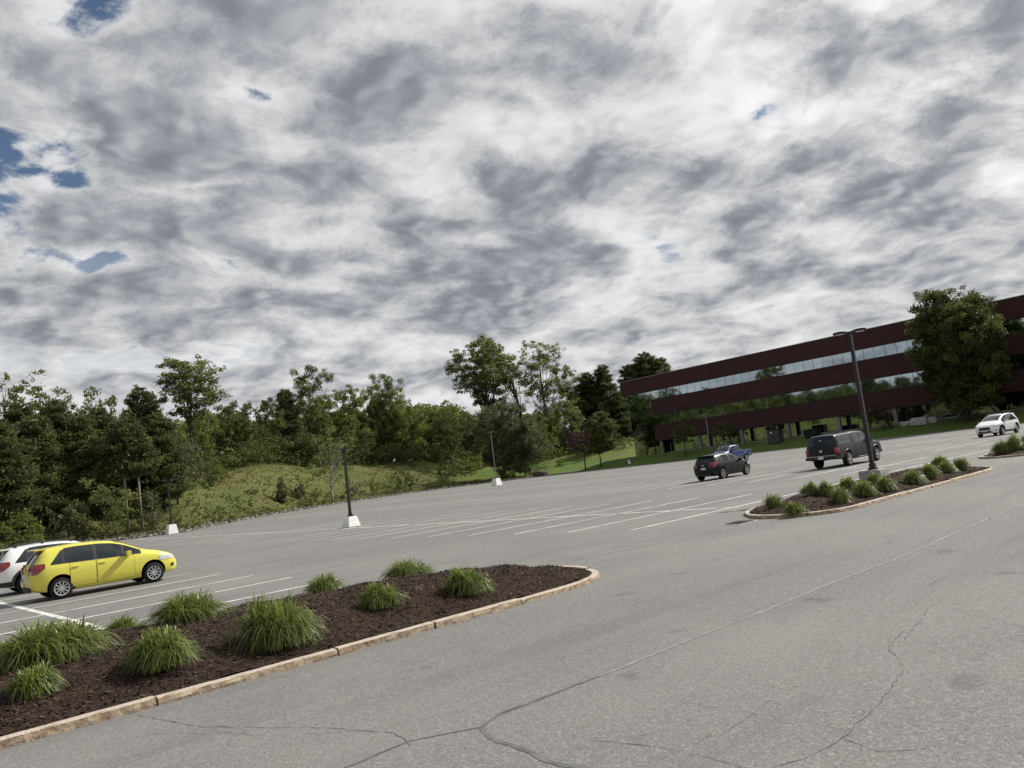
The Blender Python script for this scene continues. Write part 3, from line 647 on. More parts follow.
def hatch_car(name,label,cat,pos,rz,paint,D,scale=1.0):
    """a hatchback or crossover; pos is the rear axle on the ground"""
    car=Car(*D['prof']); R=D['R']; ax=D['axles']; hw=max(D['prof'][4])
    root=empty(name,(pos[0]-math.cos(rz)*ax[0]*scale,pos[1]-math.sin(rz)*ax[0]*scale,0),rz,label,cat); root.scale=(scale,)*3
    finish_body(car.body(),paint,ax,R+.06,hw,root)
    for a in ax:
        for sg in(1,-1): wheel(root,a,sg*(hw-.115),R,.2,D.get('spokes',10))
    w0,w1=D['wind']; r0,r1=D['rear']; 
    for nm,(a,b),k in(('windscreen',(w0,w1),.06),('rear_window',(r0,r1),.05)):
        g_=MB(); car.top(g_,a,b,lambda x:max(.1,car.ctrl(x)[8][0]-k+.02),.006); g_.build(nm,M['carglass'],root,True)
    pa,pb=D['panes'][0][0],D['panes'][-1][1]
    for sg in(1,-1):
        g_=MB(); car.side(g_,pa-.03,pb+.03,lambda x:car.g('zs',x)+.018,lambda x:min(car.rail(x)-.012,car.g('zs',x)+.05+ (x-D['q0'])*D['qk'] if x<D['q1'] else 9),.005,18,5,(sg,)); g_.build('window_surround',M['plastic'],root,True)
    for (a,b) in D['panes']:
        for sg in(1,-1):
            g_=MB(); car.side(g_,a,b,lambda x:car.g('zs',x)+.035,lambda x:min(car.rail(x)-.03,car.g('zs',x)+.035+ (x-D['q0'])*D['qk'] if x<D['q1'] else 9),.008,10,5,(sg,)); g_.build('side_window',M['carglass'],root,True)
    lo_=lambda x:D['sill']; hi_=lambda x:car.g('zs',x)-.002
    doors(car,root,paint,D['doors'],lo_,hi_,D['hz'])
    mirrors(car,root,paint,D['mir'],car.g('zs',D['mir'])+.02)
    for sg in(1,-1):
        tl=MB(); a,b,z0,z1=D['tail']; car.side(tl,a,b,lambda x:z0+(z1-z0)*max(0,(x-a)/(b-a)-.35)*.9,lambda x:z1+.02,.012,8,6,(sg,)); l_=tl.build('tail_light',M['red'],root,True)
        zm=(z0+z1)/2; tw_=car.g('hw',.02)
        b2=MB(); b2.box((.004,sg*(tw_*.78),zm-.02),(.05,tw_*.20,(z1-z0)*.85)); b2.build('reverse_lens',M['red'],l_,False,.012)
        hl=MB(); a,b,z0,z1=D['head']; car.side(hl,a,b,z0,lambda x:z1,.010,8,5,(sg,)); hl.build('headlight',M['clear'],root,True)
        fl=MB(); car.side(fl,D['head'][1]-.12,D['head'][1]-.01,.42,.52,.012,4,3,(sg,)); fl.build('fog_light',M['plastic'],root,True)
    b_=MB(); b_.box((-.012,0,D['plz']),(.02,.31,.12)); b_.build('number_plate',M['plate'],root)
    b_=MB(); b_.lathe_y([(.001,0),(.05,0)],(0,0,0),16); me=b_.mesh('badge'); me.transform(Matrix.Translation((-.016,0,D['plz']+.2))@Matrix.Rotation(math.pi/2,4,'Z')); link('badge',me,M['chrome'],root)
    lb=MB(); lb.box((.005,0,.36),(.05,car.g('hw',.02)*1.5,.16)); lb.build('rear_bumper_insert',M['plastic'],root,False,.02)
    gr=MB(); gr.box((car.L-.005,0,D['grz']),(.05,car.g('hw',car.L-.02)*1.45,D.get('grh',.13))); gr.build('grille',M['plastic'],root,False,.02)
    gr=MB(); gr.box((car.L-.0,0,.40),(.05,car.g('hw',car.L-.02)*1.6,.15)); gr.build('lower_intake',M['plastic'],root,False,.02)
    gr=MB(); gr.box((car.L+.03,0,D['grz']-.17),(.015,.42,.11)); gr.build('front_plate',M['plate'],root)
    sp=MB(); V=[]; xs0=D['spoil']; zt=car.g('zt',xs0+.18); yw=car.g('tw',xs0+.18)*.93
    sp.box((xs0+.08,0,zt-.005),(.30,2*yw,.045)); sp.build('roof_spoiler',paint,root,False,.015)
    if D.get('clad'):
        arches(root,ax,R+.062,hw,M['plastic'],car=car)
        for sg in(1,-1):
            sk=MB(); car.side(sk,ax[0]+R+.1,ax[1]-R-.1,car.g('zb',2)+.02,car.g('zb',2)+.15,.016,8,3,(sg,)); sk.build('sill_cladding',M['plastic'],root,True)
            sk=MB(); car.side(sk,.03,ax[0]-R-.1,.30,.46,.014,6,3,(sg,)); sk.build('bumper_cladding',M['plastic'],root,True)
    if D.get('rails'):
        for sg in(1,-1):
            p=[(x,sg*car.g('tw',x)*.90,car.g('zt',x)+.045) for x in np.linspace(.55,2.35,12)]; rl=MB(); rl.tube(p,.017,8)
            for q in(.6,1.4,2.3): rl.box((q,sg*car.g('tw',q)*.90,car.g('zt',q)+.015),(.10,.03,.06))
            rl.build('roof_rail',M['plastic'],root,True)
    return root,car
XF=[0,.06,.15,.30,.42,.6,1.2,1.8,2.2,2.5,2.85,3.15,3.5,3.8,3.95,4.06]
FIT=dict(prof=(XF,[.90,1.02,1.18,1.39,1.475,1.495,1.525,1.505,1.455,1.36,1.19,1.045,.965,.86,.78,.64],[.86,.93,.96,.98,.98,.98,.965,.95,.94,.935,.93,.92,.87,.79,.71,.58],
   [.42,.32,.28,.25,.23,.22,.20,.20,.20,.20,.20,.21,.22,.23,.25,.32],[.60,.71,.77,.815,.835,.845,.85,.85,.85,.85,.845,.835,.81,.74,.66,.50],[.50,.56,.58,.585,.59,.595,.605,.605,.605,.61,.66,.70,.66,.58,.50,.38]),
   R=.305,axles=(.74,3.27),wind=(2.25,3.03),rear=(.09,.36),panes=[(.52,.80),(.88,1.62),(1.72,2.42),(2.47,2.92)],q0=.50,q1=.80,qk=1.2,doors=[(.98,1.66),(1.69,2.72)],sill=.30,hz=.86,mir=2.55,tail=(.03,.36,.78,1.04),head=(3.45,3.93,.66,.80),plz=.72,grz=.58,grh=.07,spoil=.22,spokes=10)
fit,fc=hatch_car('parked_hatchback','bright yellow hatchback parked across stall lines behind the near mulch bed','car',(5.13,26.1),0,M['yellow'],FIT,.97)
def scaled_prof(P,kx,kz,kw):
    return ([x*kx for x in P[0]],[z*kz for z in P[1]],[z*kz for z in P[2]],[z*kz for z in P[3]],[w_*kw for w_ in P[4]],[w_*kw for w_ in P[5]])
def vary(D,L,H,W,R,ax,**kw):
    kx,kz,kw_=L/4.06,H/1.533,W/1.70; N=dict(D); N['prof']=scaled_prof(D['prof'],kx,kz,kw_); N['R']=R; N['axles']=ax
    for k in('wind','rear'): N[k]=tuple(v*kx for v in D[k])
    N['panes']=[(a*kx,b*kx) for a,b in D['panes']]; N['doors']=[(a*kx,b*kx) for a,b in D['doors']]
    for k in('q0','q1','mir','spoil'): N[k]=D[k]*kx
    for k in('sill','hz','plz','grz'): N[k]=D[k]*kz
    for k in('tail','head'): a,b,c_,e=D[k]; N[k]=(a*kx,b*kx,c_*kz,e*kz)
    N.update(kw); return N
CROSS=vary(FIT,4.46,1.60,1.80,.34,(.88,3.53),clad=True,rails=True,spokes=5,grh=.16)
hatch_car('parked_crossover','white crossover with black wheel arch cladding parked beyond the yellow hatchback','car',(5.15,30.9),0,M['carwhite'],CROSS,.97)
SUV=vary(FIT,4.63,1.70,1.83,.35,(.95,3.62),clad=True,rails=True,spokes=5,grh=.22)
hatch_car('white_suv','white sport utility vehicle driving toward the viewer beside the bed at the right edge','car',(72.6,21.2),math.pi-.10,M['carwhite'],SUV,1.0)
HAT=vary(FIT,4.05,1.50,1.70,.32,(.72,3.25),spokes=5)
hatch_car('parked_hatchback','small black hatchback seen from behind in front of the blue pickup','car',(39.5,27.15),0,M['black'],HAT,1.0)
# pickups
def pickup(name,label,pos,rz,paint,cap,scale=1.0):
    XP=[0,.05,.14,.24,.5,1.2,1.9,1.98,2.05,2.15,2.6,3.2,3.75,4.1,4.45,4.6,5.2,5.55,5.72,5.8]
    if cap: zt=[1.13,1.30,1.60,1.84,1.88,1.90,1.90,1.90,1.905,1.92,1.94,1.93,1.88,1.68,1.36,1.27,1.22,1.16,1.10,.98]
    else:   zt=[1.24,1.25,1.25,1.25,1.25,1.25,1.25,1.26,1.55,1.84,1.90,1.90,1.86,1.66,1.36,1.27,1.22,1.16,1.10,.98]
    zs=[1.10,1.15,1.20,1.22,1.22,1.22,1.22,1.22,1.22,1.22,1.22,1.21,1.20,1.19,1.18,1.17,1.12,1.06,1.0,.90]
    zb=[.55,.52,.50,.48,.46,.44,.44,.44,.42,.40,.40,.40,.40,.40,.42,.44,.44,.44,.46,.55]
    hw=[.88,.93,.96,.975]+[.985]*12+[.98,.95,.90,.82]
    tw=[.78,.78,.77,.76,.76,.76,.76,.76,.75,.74,.74,.74,.75,.78,.86,.88,.88,.84,.80,.72]
    if not cap:
        for i in range(8): tw[i]=.93
    car=Car(XP,zt,zs,zb,hw,tw,.03); R=.40; ax=(1.22,4.80)
    root=empty(name,(pos[0]-math.cos(rz)*ax[0]*scale,pos[1]-math.sin(rz)*ax[0]*scale,0),rz,label,'pickup truck'); root.scale=(scale,)*3
    finish_body(car.body(90),paint,ax,R+.07,.985,root,None if cap else ((1.0,0,1.25),(1.82,1.66,.9)))
    for a in ax:
        for sg in(1,-1): wheel(root,a,sg*.86,R,.27,6)
    g_=MB(); car.top(g_,3.78,4.38,lambda x:car.ctrl(x)[8][0]-.05,.006); g_.build('windscreen',M['carglass'],root,True)
    lo=lambda x:car.g('zs',x)+.05; hi=lambda x:min(car.rail(x)-.04,1.86)
    for (a,b) in ([(.34,1.80)] if cap else [])+[(2.24,2.95),(3.05,3.70),(3.74,4.05)]:
        for sg in(1,-1):
            g_=MB(); car.side(g_,a,b,lo,hi,.008,8,5,(sg,)); g_.build('side_window',M['carglass'],root,True)
    if cap:
        g_=MB(); car.top(g_,.055,.215,lambda x:car.ctrl(x)[8][0]-.05,.007,12,8); g_.build('cap_rear_window',M['carglass'],root,True)
        g_=MB(); g_.box((.10,0,1.60),(.03,.16,.04)); g_.build('cap_handle',M['chrome'],root)
        g_=MB(); g_.box((1.6,0,1.935),(.9,1.2,.03)); g_.build('roof_vent',M['plastic'],root,False,.01)
    else:
        g_=MB(); car.top(g_,2.02,2.13,lambda x:.62,.006,6,8); g_.build('rear_window',M['carglass'],root,True)
    doors(car,root,paint,[(2.20,3.0),(3.02,4.12)],lambda x:.52,lambda x:car.g('zs',x),1.08)
    mirrors(car,root,M['plastic'] if cap else paint,4.0,1.25,(.14,.26,.24))
    arches(root,ax,R+.072,.985,paint,'fender_flare',car,.06)
    tg=MB(); tg.box((-.012,0,.93),(.03,1.42,.46)); tgo=tg.build('tailgate',paint,root,False,.012)
    tb=MB(); tb.box((-.032,0,1.0),(.02,.18,.14)); tb.build('badge',M['chrome'],tgo,False,.01)
    bp=MB(); bp.box((-.06,0,.62),(.20,1.86,.17)); bpo=bp.build('rear_bumper',M['plastic'] if cap else M['chrome'],root,False,.03)
    bp=MB(); bp.box((-.02,0,.725),(.14,1.7,.03)); bp.build('bumper_step',M['chrome'],bpo)
    pl=MB(); pl.box((-.165,0,.63),(.01,.31,.15)); pl.build('number_plate',M['plate'],bpo)
    for sg in(1,-1):
        l_=MB(); car.side(l_,.015,.22,.80,1.12,.012,5,5,(sg,)); l_.box((.0,sg*.83,.96),(.03,.17,.34)); l_.build('tail_light',M['red'],root,True)
        l_=MB(); car.side(l_,5.45,5.74,.86,1.04,.012,5,4,(sg,)); l_.build('headlight',M['clear'],root,True)
        s_=MB(); s_.tube([(1.85,sg*.93,.42),(4.25,sg*.93,.42)],.045); s_.build('side_step',M['darkmetal'],root,True)
    gr=MB(); gr.box((5.79,0,.86),(.06,1.15,.30)); gr.build('grille',M['chrome'],root,False,.02)
    fb=MB(); fb.box((5.78,0,.58),(.16,1.75,.22)); fb.build('front_bumper',M['chrome'] if not cap else M['plastic'],root,False,.04)
    if not cap: lnr=MB(); lnr.box((1.0,0,.808),(1.8,1.64,.01)); lnr.build('bed_liner',M['plastic'],root)
    return root,car
pickup('pickup_truck','dark charcoal pickup truck with matching bed cap, seen from behind beside the tall lamp',(41.75,20.75),0,M['chargrey'],True,.96)
pickup('pickup_truck','blue pickup truck with pale windscreen facing the viewer behind the small black hatchback',(72.9,46.4),math.pi,M['blue'],False,.95)
#@@END VEHICLES@@
#@@BUILDING@@
# ------------------------------------------------------------------ office building
def zs_(z): return 2+(z-2)*1.05
bl=empty('office_building',(BX,BY1,GZ),0,'long three storey dark red brick office building with mirrored window bands on concrete columns','building')
def bpart(name,mat,boxes,parent=bl,bevel=0):
    m=MB(); base=Vector((BX,BY1,GZ))
    for (x0,x1,y0,y1,z0,z1) in boxes: m.box(Vector(((x0+x1)/2,(y0+y1)/2,(z0+z1)/2))-base,(x1-x0,y1-y0,z1-z0))
    return m.build(name,mat,parent,False,bevel)
Z=dict(roof=zs_(17),b1=zs_(14.2),w1=zs_(12.3),b2=zs_(9.26),w2=zs_(7.1),b3=zs_(4.28))
XE=BX+32
bpart('brick_band',M['brick'],[(BX,BX+.9,BY0,BY1,Z['b1'],Z['roof'])]); bpart('brick_band',M['brick'],[(BX,BX+.9,BY0,BY1-7.7,Z['b2'],Z['w1'])]); bpart('brick_band',M['brick'],[(BX,BX+.9,BY0,BY1-7.5,Z['b3'],Z['w2'])])
for a,b in(('b1','roof'),('b2','w1'),('b3','w2')):
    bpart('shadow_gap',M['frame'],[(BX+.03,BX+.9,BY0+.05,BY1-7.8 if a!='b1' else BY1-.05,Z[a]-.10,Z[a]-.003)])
    if a!='b1': bpart('sill',M['frame'],[(BX-.05,BX+.3,BY0+.05,BY1-7.8,Z[b]+.003,Z[b]+.09)])
bpart('coping',M['greymetal'],[(BX-.06,BX+.95,BY0-.02,BY1+.06,Z['roof']+.003,Z['roof']+.13)])
bpart('end_wall',M['brick'],[(BX+.903,XE,BY1-.6,BY1-.01,Z['b1'],Z['roof']-.01)])
bpart('end_glass',M['glass'],[(BX+.6,XE-1,BY1-1.25,BY1-1.2,GZ-.5,Z['b1']-.02)])
bpart('roof_deck',M['roof'],[(BX+.91,XE,BY0,BY1-.61,Z['roof']-.6,Z['roof']-.4)])
bpart('core',M['frame'],[(BX+1.2,XE-1,BY0,BY1-1.4,Z['b3'],Z['roof']-.61)])
bpart('ground_core',M['frame'],[(BX+4.3,XE-2,BY0,BY1-1.4,GZ-.5,Z['b3']-.01)])
# windows: bays of four panes
def window(y1,y0,z0,z1,x,n,name='window'):
    g_=bpart(name,M['glass'],[(x,x+.03,y0+(y1-y0)*i/n+.03,y0+(y1-y0)*(i+1)/n-.03,z0,z1) for i in range(n)])
    bpart('window_frame',M['frame'],[(x-.006,x+.05,y0+.03,y1-.03,z0-.0,z0+.05)]+[(x-.006,x+.05,y0+(y1-y0)*i/n-.03,y0+(y1-y0)*i/n+.03,z0+.05,z1) for i in range(n)],g_)
    return g_
NB=15; y=BY1-7.85; wy=(y-BY0-.2)/NB
for (a,b) in(('w1','b1'),('w2','b2')):
    for i in range(NB): window(y-i*wy,y-(i+1)*wy,Z[a]+.09,Z[b]-.10,BX+.42,4)
for i in range(NB): window(y-i*wy,y-(i+1)*wy,GZ+.25,Z['b3']-.10,BX+2.3,4,'ground_window')
window(BY1-1.2,BY1-7.85,GZ-.2,Z['b2'],BX+.55,4,'corner_glazing'); window(BY1-1.2,BY1-7.85,Z['b2']+.06,Z['b1']-.11,BX+.55,4,'corner_glazing')
for i in range(12): bpart('column',M['column'],[(BX+.2,BX+.8,BY1-8.75-i*9.45,BY1-8.2-i*9.45,GZ-.6,Z['b3']-.02)])
bpart('plinth',M['concrete'],[(BX+2.2,BX+2.9,BY0,BY1-7.9,GZ-.6,GZ+.24)])
# ------------------------------------------------------------------ lamps
def head(mb_,c,dirv,L=.62,W=.36,T=.10):
    a=math.atan2(dirv[1],dirv[0]); m_=Matrix.Rotation(a,3,'Z'); n=10; V=[];Fc=[]
    for i in range(n+1):
        f=i/n; w_=W/2*(.45+.55*math.sin(math.pi*min(1,f*.62+.12)))*(1 if f<.9 else .75); tk=T*(.55+.45*math.sin(math.pi*(f*.8+.1)))
        for (yy,zz) in((-w_,-.02),(w_,-.02),(w_*.75,tk),(-w_*.75,tk)): V.append(m_@Vector((f*L,yy,zz))+Vector(c))
    for i in range(n):
        for k_ in range(4): Fc.append((i*4+k_,i*4+(k_+1)%4,(i+1)*4+(k_+1)%4,(i+1)*4+k_))
    Fc+=[(0,1,2,3),(n*4+3,n*4+2,n*4+1,n*4)]; mb_.add(V,Fc); return m_
def lamp_post(base,H,w_,label,heads,mat,basekind,zb,group='parking lot lamp posts',hl=.62):
    r=empty('lamp_post',base,0,label,'lamp post',group); m_=MB()
    if basekind=='white':
        bw,tw_,bh=zb; a=Matrix.Rotation(rad(0),3,'Z')
        m_.add([Vector((sx*b/2,sy*b/2,z)) for z,b in((0,bw),(bh,tw_)) for sy in(-1,1) for sx in(-1,1)],[(0,1,3,2),(4,6,7,5),(0,4,5,1),(2,3,7,6),(0,2,6,4),(1,5,7,3)])
        m_.build('concrete_base',M['white'],r,False,.03); z0=bh
    elif basekind=='grey':
        bw,tw_,bh=zb; m_.box((0,0,bh/2-.1),(bw,bw*1.0,bh+.2)); m_.build('concrete_base',M['concrete'],r,False,.03); z0=bh
    else: z0=0
    p=MB(); p.box((0,0,(z0+H)/2),(w_,w_,H-z0),None,.8); po=p.build('pole',mat,r)
    p=MB(); p.box((0,0,z0+.03),(w_*2.1,w_*2.1,.05)); p.box((0,0,z0+.12),(w_*1.4,w_*1.4,.16)); p.build('pole_foot',mat,r,False,.01)
    for (dx,dy) in heads:
        ar=MB(); ar.tube([(0,0,H-.06),(dx*.1,dy*.1,H-.01),(dx*.2,dy*.2,H)],.035,8); ao=ar.build('lamp_arm',mat,r)
        hm=MB(); m2=head(hm,(dx*.12,dy*.12,H-.02),(dx,dy),hl,hl*.58,hl*.16); ho=hm.build('lamp_head',mat,r,False)
        ln=MB(); ln.box(Vector((dx*.12,dy*.12,H-.045))+m2@Vector((hl*.5,0,0)),(hl*.62,hl*.36,.03),m2); ln.build('lens',M['lens'],ho)
    return r
q=bedpoint('mid',874,473); q=gp(874,474,.42)
q.z=bed_z('mid',q.x,q.y)-.05 if in_poly(q.x,q.y,BEDS['mid'][0]) else .1
lamp_post(q,height_for(q,331.5),.125,'tall dark lamp post with two heads on a grey base in the middle mulch bed',[(-.35,.94),(.35,-.94)],M['bronze'],'grey',(.72,.72,.30),hl=.40)
q=gp(351.5,527); lamp_post(q,height_for(q,449),.13,'black lamp post on a white tapered base standing alone in the open lot',[(-.8,.6),(.75,-.66)],M['darkmetal'],'white',(.78,.54,.58),hl=.27)
q=gp(172,534); lamp_post(q,height_for(q,480),.15,'thin dark lamp post on a white base at the far left edge of the lot',[(-.64,.77),(.64,-.77)],M['bronze'],'white',(.95,.7,.9),hl=.6)
q=gp(497,485.5); lamp_post(q,height_for(q,432),.10,'distant thin lamp post on a white base in front of the tall open elms',[(-.64,.77),(.64,-.77)],M['greymetal'],'white',(1.25,.85,1.1),hl=.4)
def on_terrain(px,py,dd):
    r_=ray(px,py); a=math.atan2(r_.y,r_.x); D=lot_radius(a)+dd; p=Vector((math.cos(a)*D,math.sin(a)*D,0)); p.z=terrain(p.x,p.y); return p
q=on_terrain(711,452,6); lamp_post(q,height_for(q,414),.16,'pale grey lamp post on the lawn in front of the brick building',[(-.64,.77),(.64,-.77)],M['greymetal'],None,None,hl=.55)
# ------------------------------------------------------------------ small things by the building
q=on_terrain(776.5,443,8); s_=math.hypot(q.x,q.y)/F
u=empty('utility_cabinet',(q.x,q.y,q.z-.1),rad(0),'dark grey utility cabinet on the lawn before the brick building','cabinet')
m_=MB(); m_.box((0,0,1.15),(1.6,2.2,2.3)); m_.build('cabinet_body',M['utilgreen'],u,False,.04)
m_=MB(); m_.box((0,0,2.36),(1.75,2.35,.1)); m_.build('cabinet_top',M['utilgreen'],u)
for dy in(-.53,.53):
    m_=MB(); m_.box((-.815,dy,1.1),(.03,1.0,1.95)); dd_=m_.build('door',M['utilgreen'],u); h_=MB(); h_.box((-.85,dy-.35*(1 if dy>0 else -1),1.1),(.04,.05,.2)); h_.build('handle',M['darkmetal'],dd_)
m_=MB(); m_.box((-.84,.25,2.0),(.02,.35,.22)); m_.build('notice_plate',M['white'],u)
q=on_terrain(813,436,9); u=empty('dumpster',(q.x,q.y,q.z-.05),rad(0),'black metal dumpster against the ground floor of the brick building','dumpster')
m_=MB(); m_.add([Vector((x,y_,z)) for z,wx,wy_ in((.15,1.3,2.2),(1.35,1.7,2.6)) for y_ in(-wy_/2,wy_/2) for x in(-wx/2,wx/2)],[(0,1,3,2),(4,6,7,5),(0,4,5,1),(2,3,7,6),(0,2,6,4),(1,5,7,3)]); m_.build('bin',M['darkmetal'],u,False,.03)
for sy in(-.66,.66):
    m_=MB(); m_.box((0,sy,1.42),(1.75,1.28,.07),Matrix.Rotation(rad(4),3,'Y')); m_.build('lid',M['plastic'],u,False,.02)
for sy in(-1.33,1.33):
    m_=MB(); m_.box((0,sy,.95),(1.0,.08,.16)); m_.build('lift_bracket',M['darkmetal'],u)
def rock(name,p,d_,seed,label,cat='rock',mat='bark',group=None):
    bm=bmesh.new(); bmesh.ops.create_icosphere(bm,subdivisions=3,radius=.5); r_=random.Random(seed); ph=[r_.uniform(0,6) for _ in range(6)]
    for v in bm.verts:
        c_=v.co.copy(); k_=1+.16*math.sin(c_.x*5+ph[0])*math.cos(c_.y*4+ph[1])+.12*math.sin(c_.z*7+ph[2]+c_.x*3)+r_.uniform(-.03,.03)
        v.co=Vector((max(-.42,min(.42,c_.x*k_))*d_[0],max(-.42,min(.42,c_.y*k_))*d_[1],max(-.3,min(.40,c_.z*k_))*d_[2]))
    me=bpy.data.meshes.new(name); bm.to_mesh(me); bm.free(); o=link(name,me,M[mat]); o.location=(p.x,p.y,p.z+.28*d_[2]); return tag(o,label,cat,group)
q=on_terrain(540.5,474,1.5); rock('boulder',q,(2.2,4.2,1.9),3,'brown flat topped boulder at the lot edge below the olive bush',mat='bark')
for i,(px,py,dd,d_,lab) in enumerate([(918,417,8.5,(2.2,3.2,1.7),'largest pale boulder left of the big round tree'),(930,413,9.0,(1.6,2.4,1.3),'pale boulder half hidden by the big round tree'),(905,418,8.8,(1.4,2.0,1.1),'small pale boulder beside the red bush')]):
    rock('boulder',on_terrain(px,py,dd),d_,20+i,lab,'rock','concrete','boulders by the brick building')
q=on_terrain(629,459,5); u=empty('fire_hydrant',(q.x,q.y,q.z-.05),0,'small white hydrant with dark cap at the left corner of the building','hydrant')
m_=MB(); m_.tube([(0,0,0),(0,0,.9),(0,0,1.0)],[.32,.28,.34],12); m_.build('barrel',M['white'],u); m_=MB(); m_.tube([(0,0,1.0),(0,0,1.15),(0,0,1.35)],[.4,.38,.1],12); m_.build('bonnet',M['darkmetal'],u)
m_=MB(); m_.tube([(0,-.55,.7),(0,.55,.7)],.13,10); m_.build('nozzle',M['darkmetal'],u)
#@@END BUILDING@@
#@@TREES@@
# ------------------------------------------------------------------ trees and shrubs
def leaves(P, size, r, tint, elong=.6, outward=None):
    n=len(P); a=r.normal(size=(n,3)); 
    if outward is not None: a=a*.55+outward
    a/=np.linalg.norm(a,axis=1,keepdims=True)+1e-9; b=np.cross(a,r.normal(size=(n,3))); b/=np.linalg.norm(b,axis=1,keepdims=True)+1e-9
    s=(size*r.uniform(.6,1.35,n))[:,None]; e=a*s*.5; g_=b*s*.5*elong; bend=np.cross(a,b)*s*.10
    V=np.stack([P-e,P+g_+bend,P+e,P-g_+bend],1); Q=np.arange(n*4).reshape(n,4); return V.reshape(-1,3),Q,np.clip(tint+r.normal(0,.17,n),0,1)
def blob(c,rad_,n,r,shell=.5):
    d_=r.normal(size=(n,3)); d_/=np.linalg.norm(d_,axis=1,keepdims=True); k_=(shell+(1-shell)*r.uniform(0,1,n)**.6)*(1+.18*np.sin(d_[:,0]*6+c[0]*3)*np.cos(d_[:,1]*5+c[1]))
    return np.array(c)+d_*k_[:,None]*np.array(rad_)
def broadleaf(base,h,w_,seed,leaf,barkm,label,group=None,cb=.22,lobes=40,size=.34,dens=1.0,vase=0.0,lobe_r=.30,name='broadleaf_tree',cat='tree',lean=0,limbs=1.0,even=0):
    r=np.random.default_rng(seed); root=empty(name,base,0,label,cat,group); W=w_/2; zc=h*(1+cb)/2; rz=h*(1-cb)/2; cs=[]; Rg=(W*W*rz)**(1/3)
    tries=0; ax=r.uniform(.8,1.2); off=r.normal(0,.10,2)*W
    while len(cs)<lobes and tries<6000:
        tries+=1; d_=r.normal(size=3); d_/=np.linalg.norm(d_); k_=r.uniform(.15,1.0)**.55*.92; u=d_[2]*k_
        wid=1.0 if not vase else max(.22,1-vase*.5*(1-u)*.9)
        wob=1+.22*math.sin(3*math.atan2(d_[1],d_[0])+seed)+.12*math.sin(7*u+seed)
        wob=1+(wob-1)*(1-even); off=off*(1-even); ax=1+(ax-1)*(1-even)
        p=np.array([off[0]+d_[0]*k_*W*wid*wob*ax+lean*(u+1)*.5,off[1]+d_[1]*k_*W*wid*wob/ax,zc+u*rz])
        if all(np.linalg.norm((p-q)/np.array([W,W,rz]))>.21*(40/lobes)**.4 for q,_ in cs):
            cs.append((p,Rg*lobe_r*r.uniform(.55,1.30)))
    tr=MB(); th=max(.05,h*.014); top=np.array([lean*.4+off[0],off[1],h*(cb+.40)])
    k1=r.normal(0,.015*h,2); tr.tube([(0,0,-.4),(k1[0]*.4,k1[1]*.4,h*cb*.6),(k1[0],k1[1],h*cb),tuple(top)],[th*1.5,th*1.1,th,th*.45],8)
    tips=[]
    for p,lr in cs:
        if r.uniform()<.6*limbs:
            f=r.uniform(.05,.95); s_=np.array([k1[0],k1[1],h*cb])*(1-f)+top*f
            if s_[2]>p[2]-.05*h: s_=np.array([k1[0]*.8,k1[1]*.8,min(h*cb*.9,max(.2,p[2]-.15*h))])
            m_=s_*.45+p*.55+np.array([0,0,-.05*h]); tr.tube([tuple(s_),tuple(m_),tuple(p)],[th*.36,th*.24,th*.07],5,False)
    tr.build('trunk',barkm,root,True)
    Vs=[];Qs=[];Ts=[];o=0
    for p,lr in cs:
        t_=r.uniform(.1,.9); out=(p-np.array([0,0,zc*.8])); out/=np.linalg.norm(out)+1e-6
        for _ in range(7):
            d_=r.normal(size=3)+out*.5; d_/=np.linalg.norm(d_); cc=p+d_*lr*r.uniform(.25,1.15)*np.array([1,1,.85]); rr=lr*r.uniform(.22,.52)
            n=int(dens*5.0*rr*rr/(size*size)*1.6); n=max(8,min(n,210))
            P=blob(cc,(rr,rr,rr*.7),n,r,.15)+r.normal(0,size*.35,(n,3)); P[:,2]=np.maximum(P[:,2],.05)
            V,Q,T=leaves(P,size,r,np.clip(t_+r.normal(0,.14),.03,.97)); Vs.append(V);Qs.append(Q+o);Ts.append(T);o+=len(V)
    V=np.concatenate(Vs); mz=np.percentile(V[:,2],99.5); mx=np.percentile(np.abs(V[:,0]-off[0]-lean*.5),98.5); my=np.percentile(np.abs(V[:,1]-off[1]),98.5)
    V[:,2]*=h/mz; k_=W/max(mx,my); k_=min(1.3,max(.7,k_)); V[:,0]*=k_; V[:,1]*=k_
    me=np_mesh('crown',V,np.concatenate(Qs),False,np.concatenate(Ts)); link('crown',me,leaf,root); return root
